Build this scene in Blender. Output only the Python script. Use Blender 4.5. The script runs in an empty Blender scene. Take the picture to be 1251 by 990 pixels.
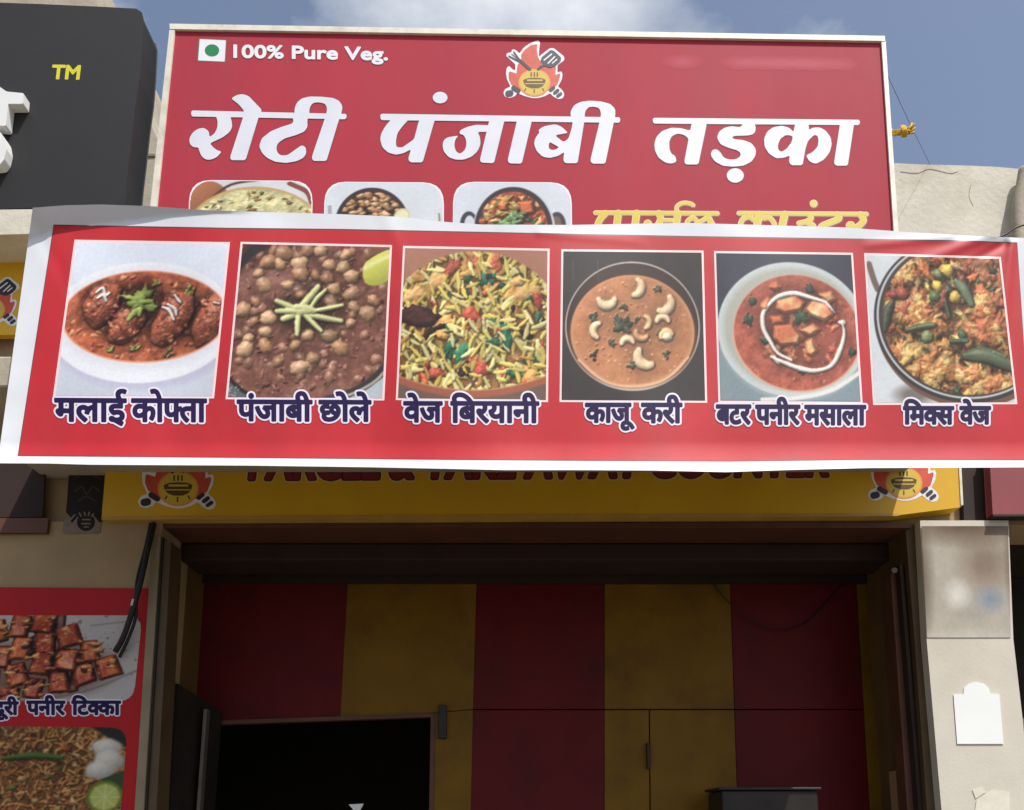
import bpy, math, random
import numpy as np
from mathutils import Vector

# ------------------------------------------------------------------ camera, sky, sun, exposure
SC = bpy.context.scene
COL = SC.collection
W0, H0, FOC, CX, CY = 1251.0, 990.0, 1000.0, 625.5, 834.0
PITCH = math.radians(9.9)
EYE = np.array([0.0, 0.0, 1.6])
cam = bpy.data.cameras.new("camera")
cam.sensor_width = 36.0
cam.lens = 36.0 * FOC / W0
cam.shift_y = (CY - H0 / 2) / W0
cam.clip_start = 0.05
cam.clip_end = 3000
cam_ob = bpy.data.objects.new("camera", cam)
COL.objects.link(cam_ob)
cam_ob.location = EYE
cam_ob.rotation_euler = (math.pi / 2 + PITCH, 0, 0)
SC.camera = cam_ob

SUN_DIR = Vector((0.36, -0.44, 1.0)).normalized()       # towards the sun
SUN_EL = math.asin(SUN_DIR.z)
SUN_AZ = math.atan2(SUN_DIR.x, SUN_DIR.y)               # clockwise from +Y
world = bpy.data.worlds.new("World")
SC.world = world
world.use_nodes = True
wn, wl = world.node_tree.nodes, world.node_tree.links
wn.clear()
wout = wn.new("ShaderNodeOutputWorld")
wbg = wn.new("ShaderNodeBackground")
wbg.inputs[1].default_value = 0.075
sky = wn.new("ShaderNodeTexSky")
sky.sky_type = 'NISHITA'
sky.sun_disc = False
sky.sun_elevation = SUN_EL
sky.sun_rotation = SUN_AZ
sky.air_density = 1.0
sky.dust_density = 3.0
sky.ozone_density = 1.0
tc = wn.new("ShaderNodeTexCoord")
nz = wn.new("ShaderNodeTexNoise")
nz.inputs["Scale"].default_value = 4.2
nz.inputs["Detail"].default_value = 7.0
nz.inputs["Roughness"].default_value = 0.55
mp = wn.new("ShaderNodeMapping")
mp.inputs["Scale"].default_value = (1.0, 1.3, 2.2)
mp.inputs["Location"].default_value = (1.7, 0.2, 0.35)
dist = wn.new("ShaderNodeVectorMath"); dist.operation = 'DISTANCE'
dist.inputs[1].default_value = (0.01, 0.66, 0.75)       # where the cloud bank stands in the sky
near = wn.new("ShaderNodeMapRange"); near.interpolation_type = 'SMOOTHSTEP'
near.inputs[1].default_value = 0.04; near.inputs[2].default_value = 0.26
near.inputs[3].default_value = 0.36; near.inputs[4].default_value = 0.0
addn = wn.new("ShaderNodeMath"); addn.operation = 'ADD'
ramp = wn.new("ShaderNodeValToRGB")
ramp.color_ramp.elements[0].position = 0.56
ramp.color_ramp.elements[0].color = (0.06, 0.06, 0.06, 1)
ramp.color_ramp.elements[1].position = 0.98
ramp.color_ramp.elements[1].color = (1, 1, 1, 1)
hsv = wn.new("ShaderNodeHueSaturation")
hsv.inputs["Saturation"].default_value = 1.04
hsv.inputs["Value"].default_value = 1.72
mixc = wn.new("ShaderNodeMix")
mixc.data_type = 'RGBA'
mixc.inputs[7].default_value = (12.0, 12.4, 13.0, 1)
wl.new(tc.outputs["Generated"], mp.inputs[0])
wl.new(tc.outputs["Generated"], dist.inputs[0])
wl.new(dist.outputs["Value"], near.inputs[0])
wl.new(mp.outputs[0], nz.inputs["Vector"])
wl.new(nz.outputs["Fac"], addn.inputs[0])
wl.new(near.outputs[0], addn.inputs[1])
wl.new(addn.outputs[0], ramp.inputs[0])
wl.new(ramp.outputs[0], mixc.inputs[0])
wl.new(sky.outputs[0], hsv.inputs["Color"])
wl.new(hsv.outputs[0], mixc.inputs[6])
wl.new(mixc.outputs[2], wbg.inputs[0])
wl.new(wbg.outputs[0], wout.inputs[0])

sun = bpy.data.lights.new("sun", 'SUN')
sun.energy = 4.6
sun.angle = math.radians(0.53)
sun.color = (1.0, 0.97, 0.92)
sun_ob = bpy.data.objects.new("sun", sun)
COL.objects.link(sun_ob)
sun_ob.rotation_euler = SUN_DIR.to_track_quat('Z', 'Y').to_euler()
sun_ob.location = (6, -6, 14)

SC.view_settings.view_transform = 'Standard'
SC.view_settings.look = 'None'
SC.view_settings.gamma = 1.0
SC.view_settings.use_curve_mapping = False
SC.view_settings.exposure = 0.10

# ------------------------------------------------------------------ helpers: geometry
def at(px, py, Y):
    """points at distance Y in front of the camera that show at pixel (px, py) of the 1251 x 990 photo"""
    px, py, Y = np.broadcast_arrays(np.asarray(px, float), np.asarray(py, float), np.asarray(Y, float))
    dx, dy = (px - CX) / FOC, (py - CY) / FOC
    ry = math.cos(PITCH) + dy * math.sin(PITCH)
    rz = math.sin(PITCH) - dy * math.cos(PITCH)
    t = Y / ry
    return np.stack([dx * t, Y, EYE[2] + rz * t], -1)

def X(px, py, Y): return float(at(px, py, Y)[0])
def Z(py, Y): return float(at(CX, py, Y)[2])

ROOT = {}
def thing(name, label, cat, loc, group=None, kind=None):
    o = bpy.data.objects.new(name, None)
    COL.objects.link(o)
    o.empty_display_size = 0.1
    o.location = loc
    o["label"] = label
    o["category"] = cat
    if group: o["group"] = group
    if kind: o["kind"] = kind
    ROOT[o.name] = np.array(loc, float)
    return o

def base_of(o):
    while o.parent is not None: o = o.parent
    return ROOT.get(o.name, np.zeros(3))

def mesh_ob(name, verts, faces, mat, parent=None, cols=None, smooth=False, label=None):
    v = np.asarray(verts, float).reshape(-1, 3)
    if parent is not None: v = v - base_of(parent)
    me = bpy.data.meshes.new(name)
    if isinstance(faces, np.ndarray):
        n, k = faces.shape
        me.vertices.add(len(v)); me.vertices.foreach_set("co", v.astype(np.float32).ravel())
        me.loops.add(n * k); me.loops.foreach_set("vertex_index", faces.astype(np.int32).ravel())
        me.polygons.add(n)
        me.polygons.foreach_set("loop_start", (np.arange(n) * k).astype(np.int32))
        me.polygons.foreach_set("loop_total", np.full(n, k, np.int32))
        me.update(calc_edges=True)
    else:
        me.from_pydata(v.tolist(), [], [list(map(int, f)) for f in faces])
        me.update()
    if smooth: me.polygons.foreach_set("use_smooth", np.ones(len(me.polygons), bool))
    if cols is not None:
        ca = me.color_attributes.new("print", 'FLOAT_COLOR', 'POINT')
        c4 = np.ones((len(v), 4), np.float32); c4[:, :3] = cols
        ca.data.foreach_set("color", c4.ravel())
    me.materials.append(mat)
    o = bpy.data.objects.new(name, me)
    COL.objects.link(o)
    if parent is not None: o.parent = parent
    if label: o["label"] = label
    return o

class MB:
    """collects shapes that become one mesh object"""
    def __init__(s): s.v, s.f = [], []
    def add(s, v, f):
        n = len(s.v); s.v += [tuple(map(float, p)) for p in v]; s.f += [[i + n for i in q] for q in f]; return s
    def hexa(s, a, b):
        """a: 4 front corners, b: 4 back corners, same order (clockwise seen from the front)"""
        return s.add(list(a) + list(b), [[0, 1, 2, 3][::-1], [4, 5, 6, 7], [0, 4, 5, 1][::-1], [1, 5, 6, 2][::-1], [2, 6, 7, 3][::-1], [3, 7, 4, 0][::-1]])
    def box(s, x0, x1, y0, y1, z0, z1):
        return s.hexa([(x0, y0, z1), (x1, y0, z1), (x1, y0, z0), (x0, y0, z0)], [(x0, y1, z1), (x1, y1, z1), (x1, y1, z0), (x0, y1, z0)])
    def slab(s, pts, Y, depth):
        """outline of pixels at distance Y, going back by depth"""
        a = [at(p[0], p[1], Y) for p in pts]
        b = [p + np.array([0, depth, 0]) for p in a]
        n = len(a)
        f = [list(range(n))[::-1], list(range(n, 2 * n))] + [[i, i + n, (i + 1) % n + n, (i + 1) % n] for i in range(n)]
        return s.add(a + b, f)
    def tube(s, pts, r, seg=8):
        pts = [Vector(p) for p in pts]
        rs = r if hasattr(r, '__len__') else [r] * len(pts)
        rings = []
        for i, p in enumerate(pts):
            d = (pts[min(i + 1, len(pts) - 1)] - pts[max(i - 1, 0)]).normalized()
            u = d.cross(Vector((0, 1, 0.01)))
            if u.length < 1e-3: u = d.cross(Vector((1, 0, 0)))
            u.normalize(); w = d.cross(u)
            rings.append([p + rs[i] * (math.cos(k * 2 * math.pi / seg) * u + math.sin(k * 2 * math.pi / seg) * w) for k in range(seg)])
        v = [q for R in rings for q in R]
        f = [[i * seg + k, i * seg + (k + 1) % seg, (i + 1) * seg + (k + 1) % seg, (i + 1) * seg + k] for i in range(len(pts) - 1) for k in range(seg)]
        f += [list(range(seg))[::-1], [len(v) - seg + k for k in range(seg)]]
        return s.add(v, f)
    def build(s, name, mat, parent=None, bevel=0, label=None, smooth=False):
        o = mesh_ob(name, s.v, s.f, mat, parent, label=label, smooth=smooth)
        if bevel:
            m = o.modifiers.new("bevel", 'BEVEL'); m.width = bevel; m.segments = 2; m.limit_method = 'ANGLE'
        return o

def catmull(pts, n=8):
    p = np.asarray(pts, float)
    if len(p) < 3: return p
    q = np.vstack([2 * p[0] - p[1], p, 2 * p[-1] - p[-2]])
    out = []
    for i in range(1, len(q) - 2):
        for t in np.linspace(0, 1, n, endpoint=False):
            a, b, c, d = q[i - 1], q[i], q[i + 1], q[i + 2]
            out.append(0.5 * (2 * b + (c - a) * t + (2 * a - 5 * b + 4 * c - d) * t * t + (3 * b - a - 3 * c + d) * t ** 3))
    out.append(p[-1])
    return np.array(out)

# ------------------------------------------------------------------ helpers: signed distance shapes (lettering, marks)
def seg_dist(gx, gy, A, B, ra=None, rb=None):
    d = np.full(gx.shape, 1e9)
    for i in range(len(A)):
        ax, ay = A[i]; bx, by = B[i]
        ex, ey = bx - ax, by - ay
        L = ex * ex + ey * ey + 1e-12
        t = np.clip(((gx - ax) * ex + (gy - ay) * ey) / L, 0, 1)
        q = np.hypot(gx - ax - t * ex, gy - ay - t * ey)
        if ra is not None: q = q - (ra[i] + (rb[i] - ra[i]) * t)
        np.minimum(d, q, out=d)
    return d

def rings_sd(gx, gy, rings):
    d = np.full(gx.shape, 1e9); ins = np.zeros(gx.shape, bool)
    for r in rings:
        r = np.asarray(r, float); n = np.roll(r, -1, 0)
        d = np.minimum(d, seg_dist(gx, gy, r, n))
        for (x1, y1), (x2, y2) in zip(r, n):
            if y1 == y2: continue
            c = ((y1 > gy) != (y2 > gy)) & (gx < (x2 - x1) * (gy - y1) / (y2 - y1) + x1)
            ins ^= c
    return np.where(ins, -d, d)

def soft(r, cut=2.2):
    """rounds the corners of a ring a little"""
    r = np.asarray(r, float); out = []
    n = len(r)
    for i in range(n):
        a, b = r[i], r[(i + 1) % n]
        L = np.hypot(*(b - a)) + 1e-9
        k = min(0.25, cut / L)
        out += [a + (b - a) * k, b - (b - a) * k]
    return np.array(out)

def grid_for(lo, hi, h):
    xs = np.arange(lo[0], hi[0] + h, h); ys = np.arange(lo[1], hi[1] + h, h)
    return np.meshgrid(xs, ys)

def contour(gx, gy, sd, level):
    """area where sd < level as 2-D vertices and faces"""
    s = sd - level
    H, Wd = s.shape
    ins = s < 0
    vid = {}; V = []; F = []
    def vert(key, p):
        k = vid.get(key)
        if k is None:
            k = vid[key] = len(V); V.append(p)
        return k
    cnt = ins[:-1, :-1].astype(int) + ins[1:, :-1] + ins[:-1, 1:] + ins[1:, 1:]
    for j, i in zip(*np.nonzero(cnt)):
        cs = ((j, i), (j, i + 1), (j + 1, i + 1), (j + 1, i))
        f = []
        for k in range(4):
            a, b = cs[k], cs[(k + 1) % 4]
            if ins[a]: f.append(vert(a, (gx[a], gy[a])))
            if ins[a] != ins[b]:
                t = s[a] / (s[a] - s[b])
                key = (a, b) if a < b else (b, a)
                f.append(vert(key, (gx[a] + t * (gx[b] - gx[a]), gy[a] + t * (gy[b] - gy[a]))))
        if len(f) > 2: F.append(f)
    return np.array(V), F

def lay(name, V, F, surf, lift, mat, parent, label=None):
    """puts a flat pixel-space shape on a surface, lift metres proud of it"""
    P = surf(V[:, 0], V[:, 1], lift)
    return mesh_ob(name, P, [f[::-1] for f in F], mat, parent, label=label)

LAYER = 0.35
def flat(Y):
    return lambda x, y, lift: at(x, y, np.asarray(Y) - lift * LAYER)

def shape(name, surf, lift, mat, parent, rings=(), strokes=(), h=0.5, level=0.0, cut=2.2, label=None):
    """filled rings (each a list of one outline and its holes) united with tapered strokes (points, radius)"""
    pts = [p for g in rings for r in g for p in r] + [q for s in strokes for q in s[0]]
    pts = np.asarray(pts, float)
    m = max([0] + [np.max(s[1]) for s in strokes]) + 2 + max(0, level)
    gx, gy = grid_for(pts.min(0) - m, pts.max(0) + m, h)
    sd = field(gx, gy, rings, strokes, cut)
    V, F = contour(gx, gy, sd, level)
    return lay(name, V, F, surf, lift, mat, parent, label)

def field(gx, gy, rings, strokes, cut=2.2):
    sd = np.full(gx.shape, 1e9)
    for g in rings: sd = np.minimum(sd, rings_sd(gx, gy, [soft(r, cut) for r in g] if cut else g))
    for p, w in strokes:
        p = np.asarray(p, float)
        w = np.full(len(p), float(w)) if np.isscalar(w) else np.asarray(w, float)
        if len(p) == 1: sd = np.minimum(sd, np.hypot(gx - p[0, 0], gy - p[0, 1]) - w[0]); continue
        sd = np.minimum(sd, seg_dist(gx, gy, p[:-1], p[1:], w[:-1], w[1:]))
    return sd

def ring_ell(cx, cy, rx, ry, n=28, rot=0):
    a = np.linspace(0, 2 * math.pi, n, endpoint=False)
    x, y = rx * np.cos(a), ry * np.sin(a)
    c, s = math.cos(rot), math.sin(rot)
    return np.stack([cx + c * x - s * y, cy + s * x + c * y], -1)

# ------------------------------------------------------------------ helpers: lettering from the built-in font
def glyph_tris(text):
    cu = bpy.data.curves.new("lettering_source", 'FONT')
    cu.body = text; cu.size = 1.0; cu.resolution_u = 5
    o = bpy.data.objects.new("lettering_source", cu)
    COL.objects.link(o)
    bpy.context.view_layer.update()
    dg = bpy.context.evaluated_depsgraph_get()
    me = o.evaluated_get(dg).to_mesh()
    v = np.array([tuple(q.co)[:2] for q in me.vertices])
    me.calc_loop_triangles()
    tr = np.array([tuple(t.vertices) for t in me.loop_triangles])
    o.evaluated_get(dg).to_mesh_clear()
    bpy.data.objects.remove(o); bpy.data.curves.remove(cu)
    # weld, so that shared edges are found
    key = np.round(v, 5); u, inv = np.unique(key, axis=0, return_inverse=True)
    return u, np.asarray(inv).reshape(-1)[tr]

def clip_tris(v, tr, xmax):
    v = v.copy(); v[:, 0] = np.minimum(v[:, 0], xmax)
    a, b, c = v[tr[:, 0]], v[tr[:, 1]], v[tr[:, 2]]
    area = np.abs((b[:, 0] - a[:, 0]) * (c[:, 1] - a[:, 1]) - (b[:, 1] - a[:, 1]) * (c[:, 0] - a[:, 0]))
    return v, tr[area > 1e-9]

MA = glyph_tris("\u092e")[0]
HEAD, FOOT = MA[:, 1].max(), MA[:, 1].min()
def word_tris(tokens):
    V, T, x = [], [], 0.0; n = 0
    for i, t in enumerate(tokens):
        if isinstance(t, tuple):
            v, tr = glyph_tris(t[0]); v, tr = clip_tris(v, tr, v[:, 0].min() + t[1] * np.ptp(v[:, 0]))
        else: v, tr = glyph_tris(t)
        v = v.copy(); v[:, 0] += x - v[:, 0].min() - (0.03 if i else 0)
        x = v[:, 0].max()
        V.append(v); T.append(tr + n); n += len(v)
    return np.vstack(V), np.vstack(T)

def tri_sd(gx, gy, v, tr):
    ins = np.zeros(gx.shape, bool)
    x0, y0, h = gx[0, 0], gy[0, 0], gx[0, 1] - gx[0, 0]
    for t in tr:
        a, b, c = v[t]
        i0 = max(0, int((min(a[0], b[0], c[0]) - x0) / h)); i1 = int((max(a[0], b[0], c[0]) - x0) / h) + 2
        j0 = max(0, int((min(a[1], b[1], c[1]) - y0) / h)); j1 = int((max(a[1], b[1], c[1]) - y0) / h) + 2
        X_, Y_ = gx[j0:j1, i0:i1], gy[j0:j1, i0:i1]
        e = lambda p, q: (q[0] - p[0]) * (Y_ - p[1]) - (q[1] - p[1]) * (X_ - p[0])
        e1, e2, e3 = e(a, b), e(b, c), e(c, a)
        ins[j0:j1, i0:i1] |= ((e1 >= 0) & (e2 >= 0) & (e3 >= 0)) | ((e1 <= 0) & (e2 <= 0) & (e3 <= 0))
    from collections import Counter
    ec = Counter()
    for t in tr:
        for k in range(3): ec[tuple(sorted((int(t[k]), int(t[(k + 1) % 3]))))] += 1
    E = np.array([k for k, n in ec.items() if n == 1])
    d = seg_dist(gx, gy, v[E[:, 0]], v[E[:, 1]])
    return np.where(ins, -d, d)

def lettering(name, tokens, x0, x1, ytop, ybot, surf, lift, layers, parent, slope=0.0, shear=0.0, h=0.4, deva=True, label=None):
    """layers: (part name, grow in pixels, material, dy), from the front to the back; the first is the part, the others its sub-parts"""
    v, tr = word_tris(tokens) if deva else glyph_tris(tokens)
    hd, ft = (HEAD, FOOT) if deva else (glyph_tris("H")[0][:, 1].max(), 0.0)
    sy = (ybot - ytop) / (hd - ft)
    g0 = layers[0][1]
    xm, xM = v[:, 0].min(), v[:, 0].max()
    px = x0 + g0 + (v[:, 0] - xm) / (xM - xm) * (x1 - x0 - 2 * g0)
    py = ybot - (v[:, 1] - ft) * sy
    py = np.where(True, ytop + g0 + (py - ytop) * (ybot - ytop - 2 * g0) / (ybot - ytop), py)
    px = px + shear * (ybot - py)
    py = py + slope * (px - x0)
    v = np.stack([px, py], -1)
    m = max(l[1] for l in layers) + 2
    gx, gy = grid_for(v.min(0) - m, v.max(0) + m, h)
    sd = tri_sd(gx, gy, v, tr)
    first = None
    for k, (nm, grow, mat, dy) in enumerate(layers):
        V, F = contour(gx, gy, sd, grow)
        V = V + np.array([0, dy])
        o = lay(nm if k else name, V, F, surf, lift + 0.0012 * (len(layers) - 1 - k), mat, first if k else parent, label if k == 0 else None)
        if k == 0: first = o
    return first

# ------------------------------------------------------------------ materials
def lin(c):
    c = np.asarray(c, float) / 255.0
    return np.where(c <= 0.04045, c / 12.92, ((c + 0.055) / 1.055) ** 2.4)

MATS = {}
def mat(name, rgb, rough=0.6, vary=0.12, scale=6.0, bump=0.0, bscale=40.0, metal=0.0, spec=0.5, streak=1.0, dirt=None, dirt_amt=0.0):
    """rgb 0-255 as albedo; two noises vary it so that nothing is perfectly even"""
    if name in MATS: return MATS[name]
    m = bpy.data.materials.new(name); m.use_nodes = True
    n, l = m.node_tree.nodes, m.node_tree.links
    b = n["Principled BSDF"]
    b.inputs["Roughness"].default_value = rough
    b.inputs["Metallic"].default_value = metal
    b.inputs["Specular IOR Level"].default_value = spec
    c = lin(rgb)
    t = n.new("ShaderNodeTexCoord")
    mpn = n.new("ShaderNodeMapping"); mpn.inputs["Scale"].default_value = (1, 1, 1 / streak)
    l.new(t.outputs["Object"], mpn.inputs[0])
    a = n.new("ShaderNodeTexNoise"); a.inputs["Scale"].default_value = scale; a.inputs["Detail"].default_value = 6
    l.new(mpn.outputs[0], a.inputs["Vector"])
    r = n.new("ShaderNodeMapRange"); r.inputs[1].default_value = 0.3; r.inputs[2].default_value = 0.7
    r.inputs[3].default_value = 1 - vary; r.inputs[4].default_value = 1 + vary
    l.new(a.outputs["Fac"], r.inputs[0])
    mu = n.new("ShaderNodeMix"); mu.data_type = 'RGBA'; mu.blend_type = 'MULTIPLY'; mu.inputs[0].default_value = 1
    mu.inputs[6].default_value = (*c, 1)
    l.new(r.outputs[0], mu.inputs[7])
    last = mu.outputs[2]
    if dirt is not None:
        d = n.new("ShaderNodeTexNoise"); d.inputs["Scale"].default_value = scale * 0.6; d.inputs["Detail"].default_value = 9; d.inputs["Roughness"].default_value = 0.7
        l.new(mpn.outputs[0], d.inputs["Vector"])
        rr = n.new("ShaderNodeMapRange"); rr.inputs[1].default_value = 0.5; rr.inputs[2].default_value = 0.72; rr.inputs[3].default_value = 0; rr.inputs[4].default_value = dirt_amt
        l.new(d.outputs["Fac"], rr.inputs[0])
        mx = n.new("ShaderNodeMix"); mx.data_type = 'RGBA'; mx.inputs[7].default_value = (*lin(dirt), 1)
        l.new(rr.outputs[0], mx.inputs[0]); l.new(last, mx.inputs[6]); last = mx.outputs[2]
    l.new(last, b.inputs["Base Color"])
    if bump:
        q = n.new("ShaderNodeTexNoise"); q.inputs["Scale"].default_value = bscale; q.inputs["Detail"].default_value = 4
        l.new(t.outputs["Object"], q.inputs["Vector"])
        bp = n.new("ShaderNodeBump"); bp.inputs["Strength"].default_value = bump; bp.inputs["Distance"].default_value = 0.01
        l.new(q.outputs["Fac"], bp.inputs["Height"]); l.new(bp.outputs[0], b.inputs["Normal"])
    MATS[name] = m
    return m

def print_mat(name, rough=0.42):
    m = bpy.data.materials.new(name); m.use_nodes = True
    n, l = m.node_tree.nodes, m.node_tree.links
    b = n["Principled BSDF"]; b.inputs["Roughness"].default_value = rough
    b.inputs["Specular IOR Level"].default_value = 0.2
    b.inputs["Roughness"].default_value = 0.6
    a = n.new("ShaderNodeVertexColor"); a.layer_name = "print"
    l.new(a.outputs["Color"], b.inputs["Base Color"])
    return m

M_PRINT = print_mat("printed_ink", 0.5)
M_PRINT2 = print_mat("printed_sign_ink", 0.5)
M_PRINT2.node_tree.nodes["Principled BSDF"].inputs["Roughness"].default_value = 0.7
M_VINYL = mat("white_vinyl", (214, 217, 222), 0.5, 0.06, 5, 0.14, 7, spec=.3)
M_BRED = mat("banner_red", (186, 42, 50), 0.55, 0.10, 5, 0.14, 7, spec=0.25, streak=2, dirt=(170, 76, 78), dirt_amt=.2)
M_SRED = mat("sign_red", (172, 50, 66), 0.7, 0.06, 3, 0.03, 14, spec=.2, streak=4, dirt=(150, 84, 92), dirt_amt=.22)
M_WHITE = mat("print_white", (232, 232, 236), 0.45, 0.03)
M_TITLE = mat("title_white", (218, 221, 230), 0.5, 0.05)
M_TEDGE = mat("title_edge", (96, 40, 52), 0.5, 0.1)
M_NAVY = mat("caption_navy", (40, 28, 72), 0.55, 0.08, spec=.15)
M_HALO = mat("caption_halo", (226, 220, 232), 0.5, 0.05, spec=.3)
M_RIM = mat("print_rim", (250, 214, 212), 0.45, 0.03)
M_LINE = mat("print_line", (92, 52, 56), 0.5, 0.1)
M_YEL = mat("sign_yellow", (220, 172, 24), 0.5, 0.06, 3, dirt=(150, 110, 20), dirt_amt=0.15)
M_YTXT = mat("yellow_lettering", (204, 188, 18), 0.45, 0.05)
M_PINKE = mat("pink_edge", (246, 190, 150), 0.45, 0.05)
M_OLIVE = mat("olive_edge", (112, 74, 30), 0.5, 0.1)
M_MAROON = mat("maroon_lettering", (128, 34, 40), 0.5, 0.1)
M_MDARK = mat("maroon_outline", (62, 18, 26), 0.5, 0.1)
M_PALEY = mat("pale_yellow_halo", (220, 190, 120), 0.5, 0.08)
M_FLAME = mat("flame_orange", (206, 82, 58), 0.45, 0.12, 30)
M_DISC = mat("disc_yellow", (214, 184, 62), 0.45, 0.06)
M_DISCR = mat("disc_rim", (232, 150, 70), 0.45, 0.06)
M_INK = mat("emblem_ink", (48, 44, 56), 0.5, 0.1)
M_BRN = mat("emblem_brown", (92, 66, 30), 0.5, 0.15, 60)
M_GREEN = mat("veg_green", (20, 130, 76), 0.45, 0.05)
M_FRAME = mat("sign_frame", (226, 222, 206), 0.5, 0.08, 12, dirt=(150, 140, 120), dirt_amt=0.5)
M_BLACK = mat("black_flex", (23, 23, 25), 0.7, 0.12, 5, 0.12, 10)
M_TMY = mat("tm_yellow", (214, 204, 40), 0.5, 0.05)
M_ACR = mat("white_acrylic", (226, 226, 224), 0.4, 0.05)
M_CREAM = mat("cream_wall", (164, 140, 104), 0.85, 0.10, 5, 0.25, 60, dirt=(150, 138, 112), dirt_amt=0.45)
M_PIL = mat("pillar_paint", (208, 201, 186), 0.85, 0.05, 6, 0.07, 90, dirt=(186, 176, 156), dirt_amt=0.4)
M_CONC = mat("grey_concrete", (168, 158, 140), 0.9, 0.15, 4, 0.3, 40, dirt=(110, 100, 86), dirt_amt=0.5)
M_PARA = mat("parapet_plaster", (208, 202, 186), 0.9, 0.08, 4, 0.3, 30, dirt=(170, 160, 138), dirt_amt=0.6)
M_LBRN = mat("laminate_brown", (90, 53, 36), 0.6, 0.18, 6)
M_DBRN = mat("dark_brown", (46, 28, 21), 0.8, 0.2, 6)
M_OLV = mat("laminate_olive", (104, 78, 42), .6, .15, 5)
M_RAIL = mat("rail_grey", (140, 124, 98), .6, .15, 8)
M_LIP = mat("jamb_tan", (86, 68, 44), .6, .15, 8)
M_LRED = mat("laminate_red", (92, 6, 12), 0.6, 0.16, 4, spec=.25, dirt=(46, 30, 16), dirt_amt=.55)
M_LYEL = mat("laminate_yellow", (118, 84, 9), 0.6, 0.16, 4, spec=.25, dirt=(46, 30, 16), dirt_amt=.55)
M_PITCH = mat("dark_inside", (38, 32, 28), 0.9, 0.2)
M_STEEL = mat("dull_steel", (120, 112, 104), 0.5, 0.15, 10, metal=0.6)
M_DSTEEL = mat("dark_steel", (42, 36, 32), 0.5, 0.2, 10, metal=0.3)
M_CABLE = mat("cable_black", (20, 18, 18), 0.6, 0.2)
M_TAPE = mat("tape_white", (200, 196, 190), 0.6, 0.1)
M_PAPER = mat("paper_white", (238, 240, 238), 0.7, 0.03)
M_ROPE = mat("yellow_rope", (196, 156, 20), 0.8, 0.3, 60)
M_ROAD = mat("street_concrete", (98, 92, 82), 0.95, 0.25, 3, 0.4, 40)
M_PINKB = mat("dull_maroon_board", (138, 62, 66), 0.55, 0.10, 5)
M_DARKR = mat("dark_shutter", (40, 26, 24), 0.7, 0.2)
M_PRED = mat("poster_red", (176, 26, 32), 0.55, 0.06, spec=.25)

# ------------------------------------------------------------------ painting of the printed food pictures
rng = np.random.default_rng(7)
def vnoise(h, w, cells, r=rng):
    g = r.random((int(cells) + 2, int(cells) + 2))
    y = np.linspace(0, cells, h); x = np.linspace(0, cells, w)
    yi, xi = np.floor(y).astype(int), np.floor(x).astype(int)
    fy, fx = y - yi, x - xi
    fy, fx = (fy * fy * (3 - 2 * fy))[:, None], (fx * fx * (3 - 2 * fx))[None]
    return (g[yi][:, xi] * (1 - fx) + g[yi][:, xi + 1] * fx) * (1 - fy) + (g[yi + 1][:, xi] * (1 - fx) + g[yi + 1][:, xi + 1] * fx) * fy
def fbm(h, w, cells, octs=4):
    o = np.zeros((h, w)); a, s = 1.0, 0.0
    for k in range(octs):
        o += a * vnoise(h, w, min(cells * 2 ** k, min(h, w) - 1)); s += a; a *= 0.55
    return o / s

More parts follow.
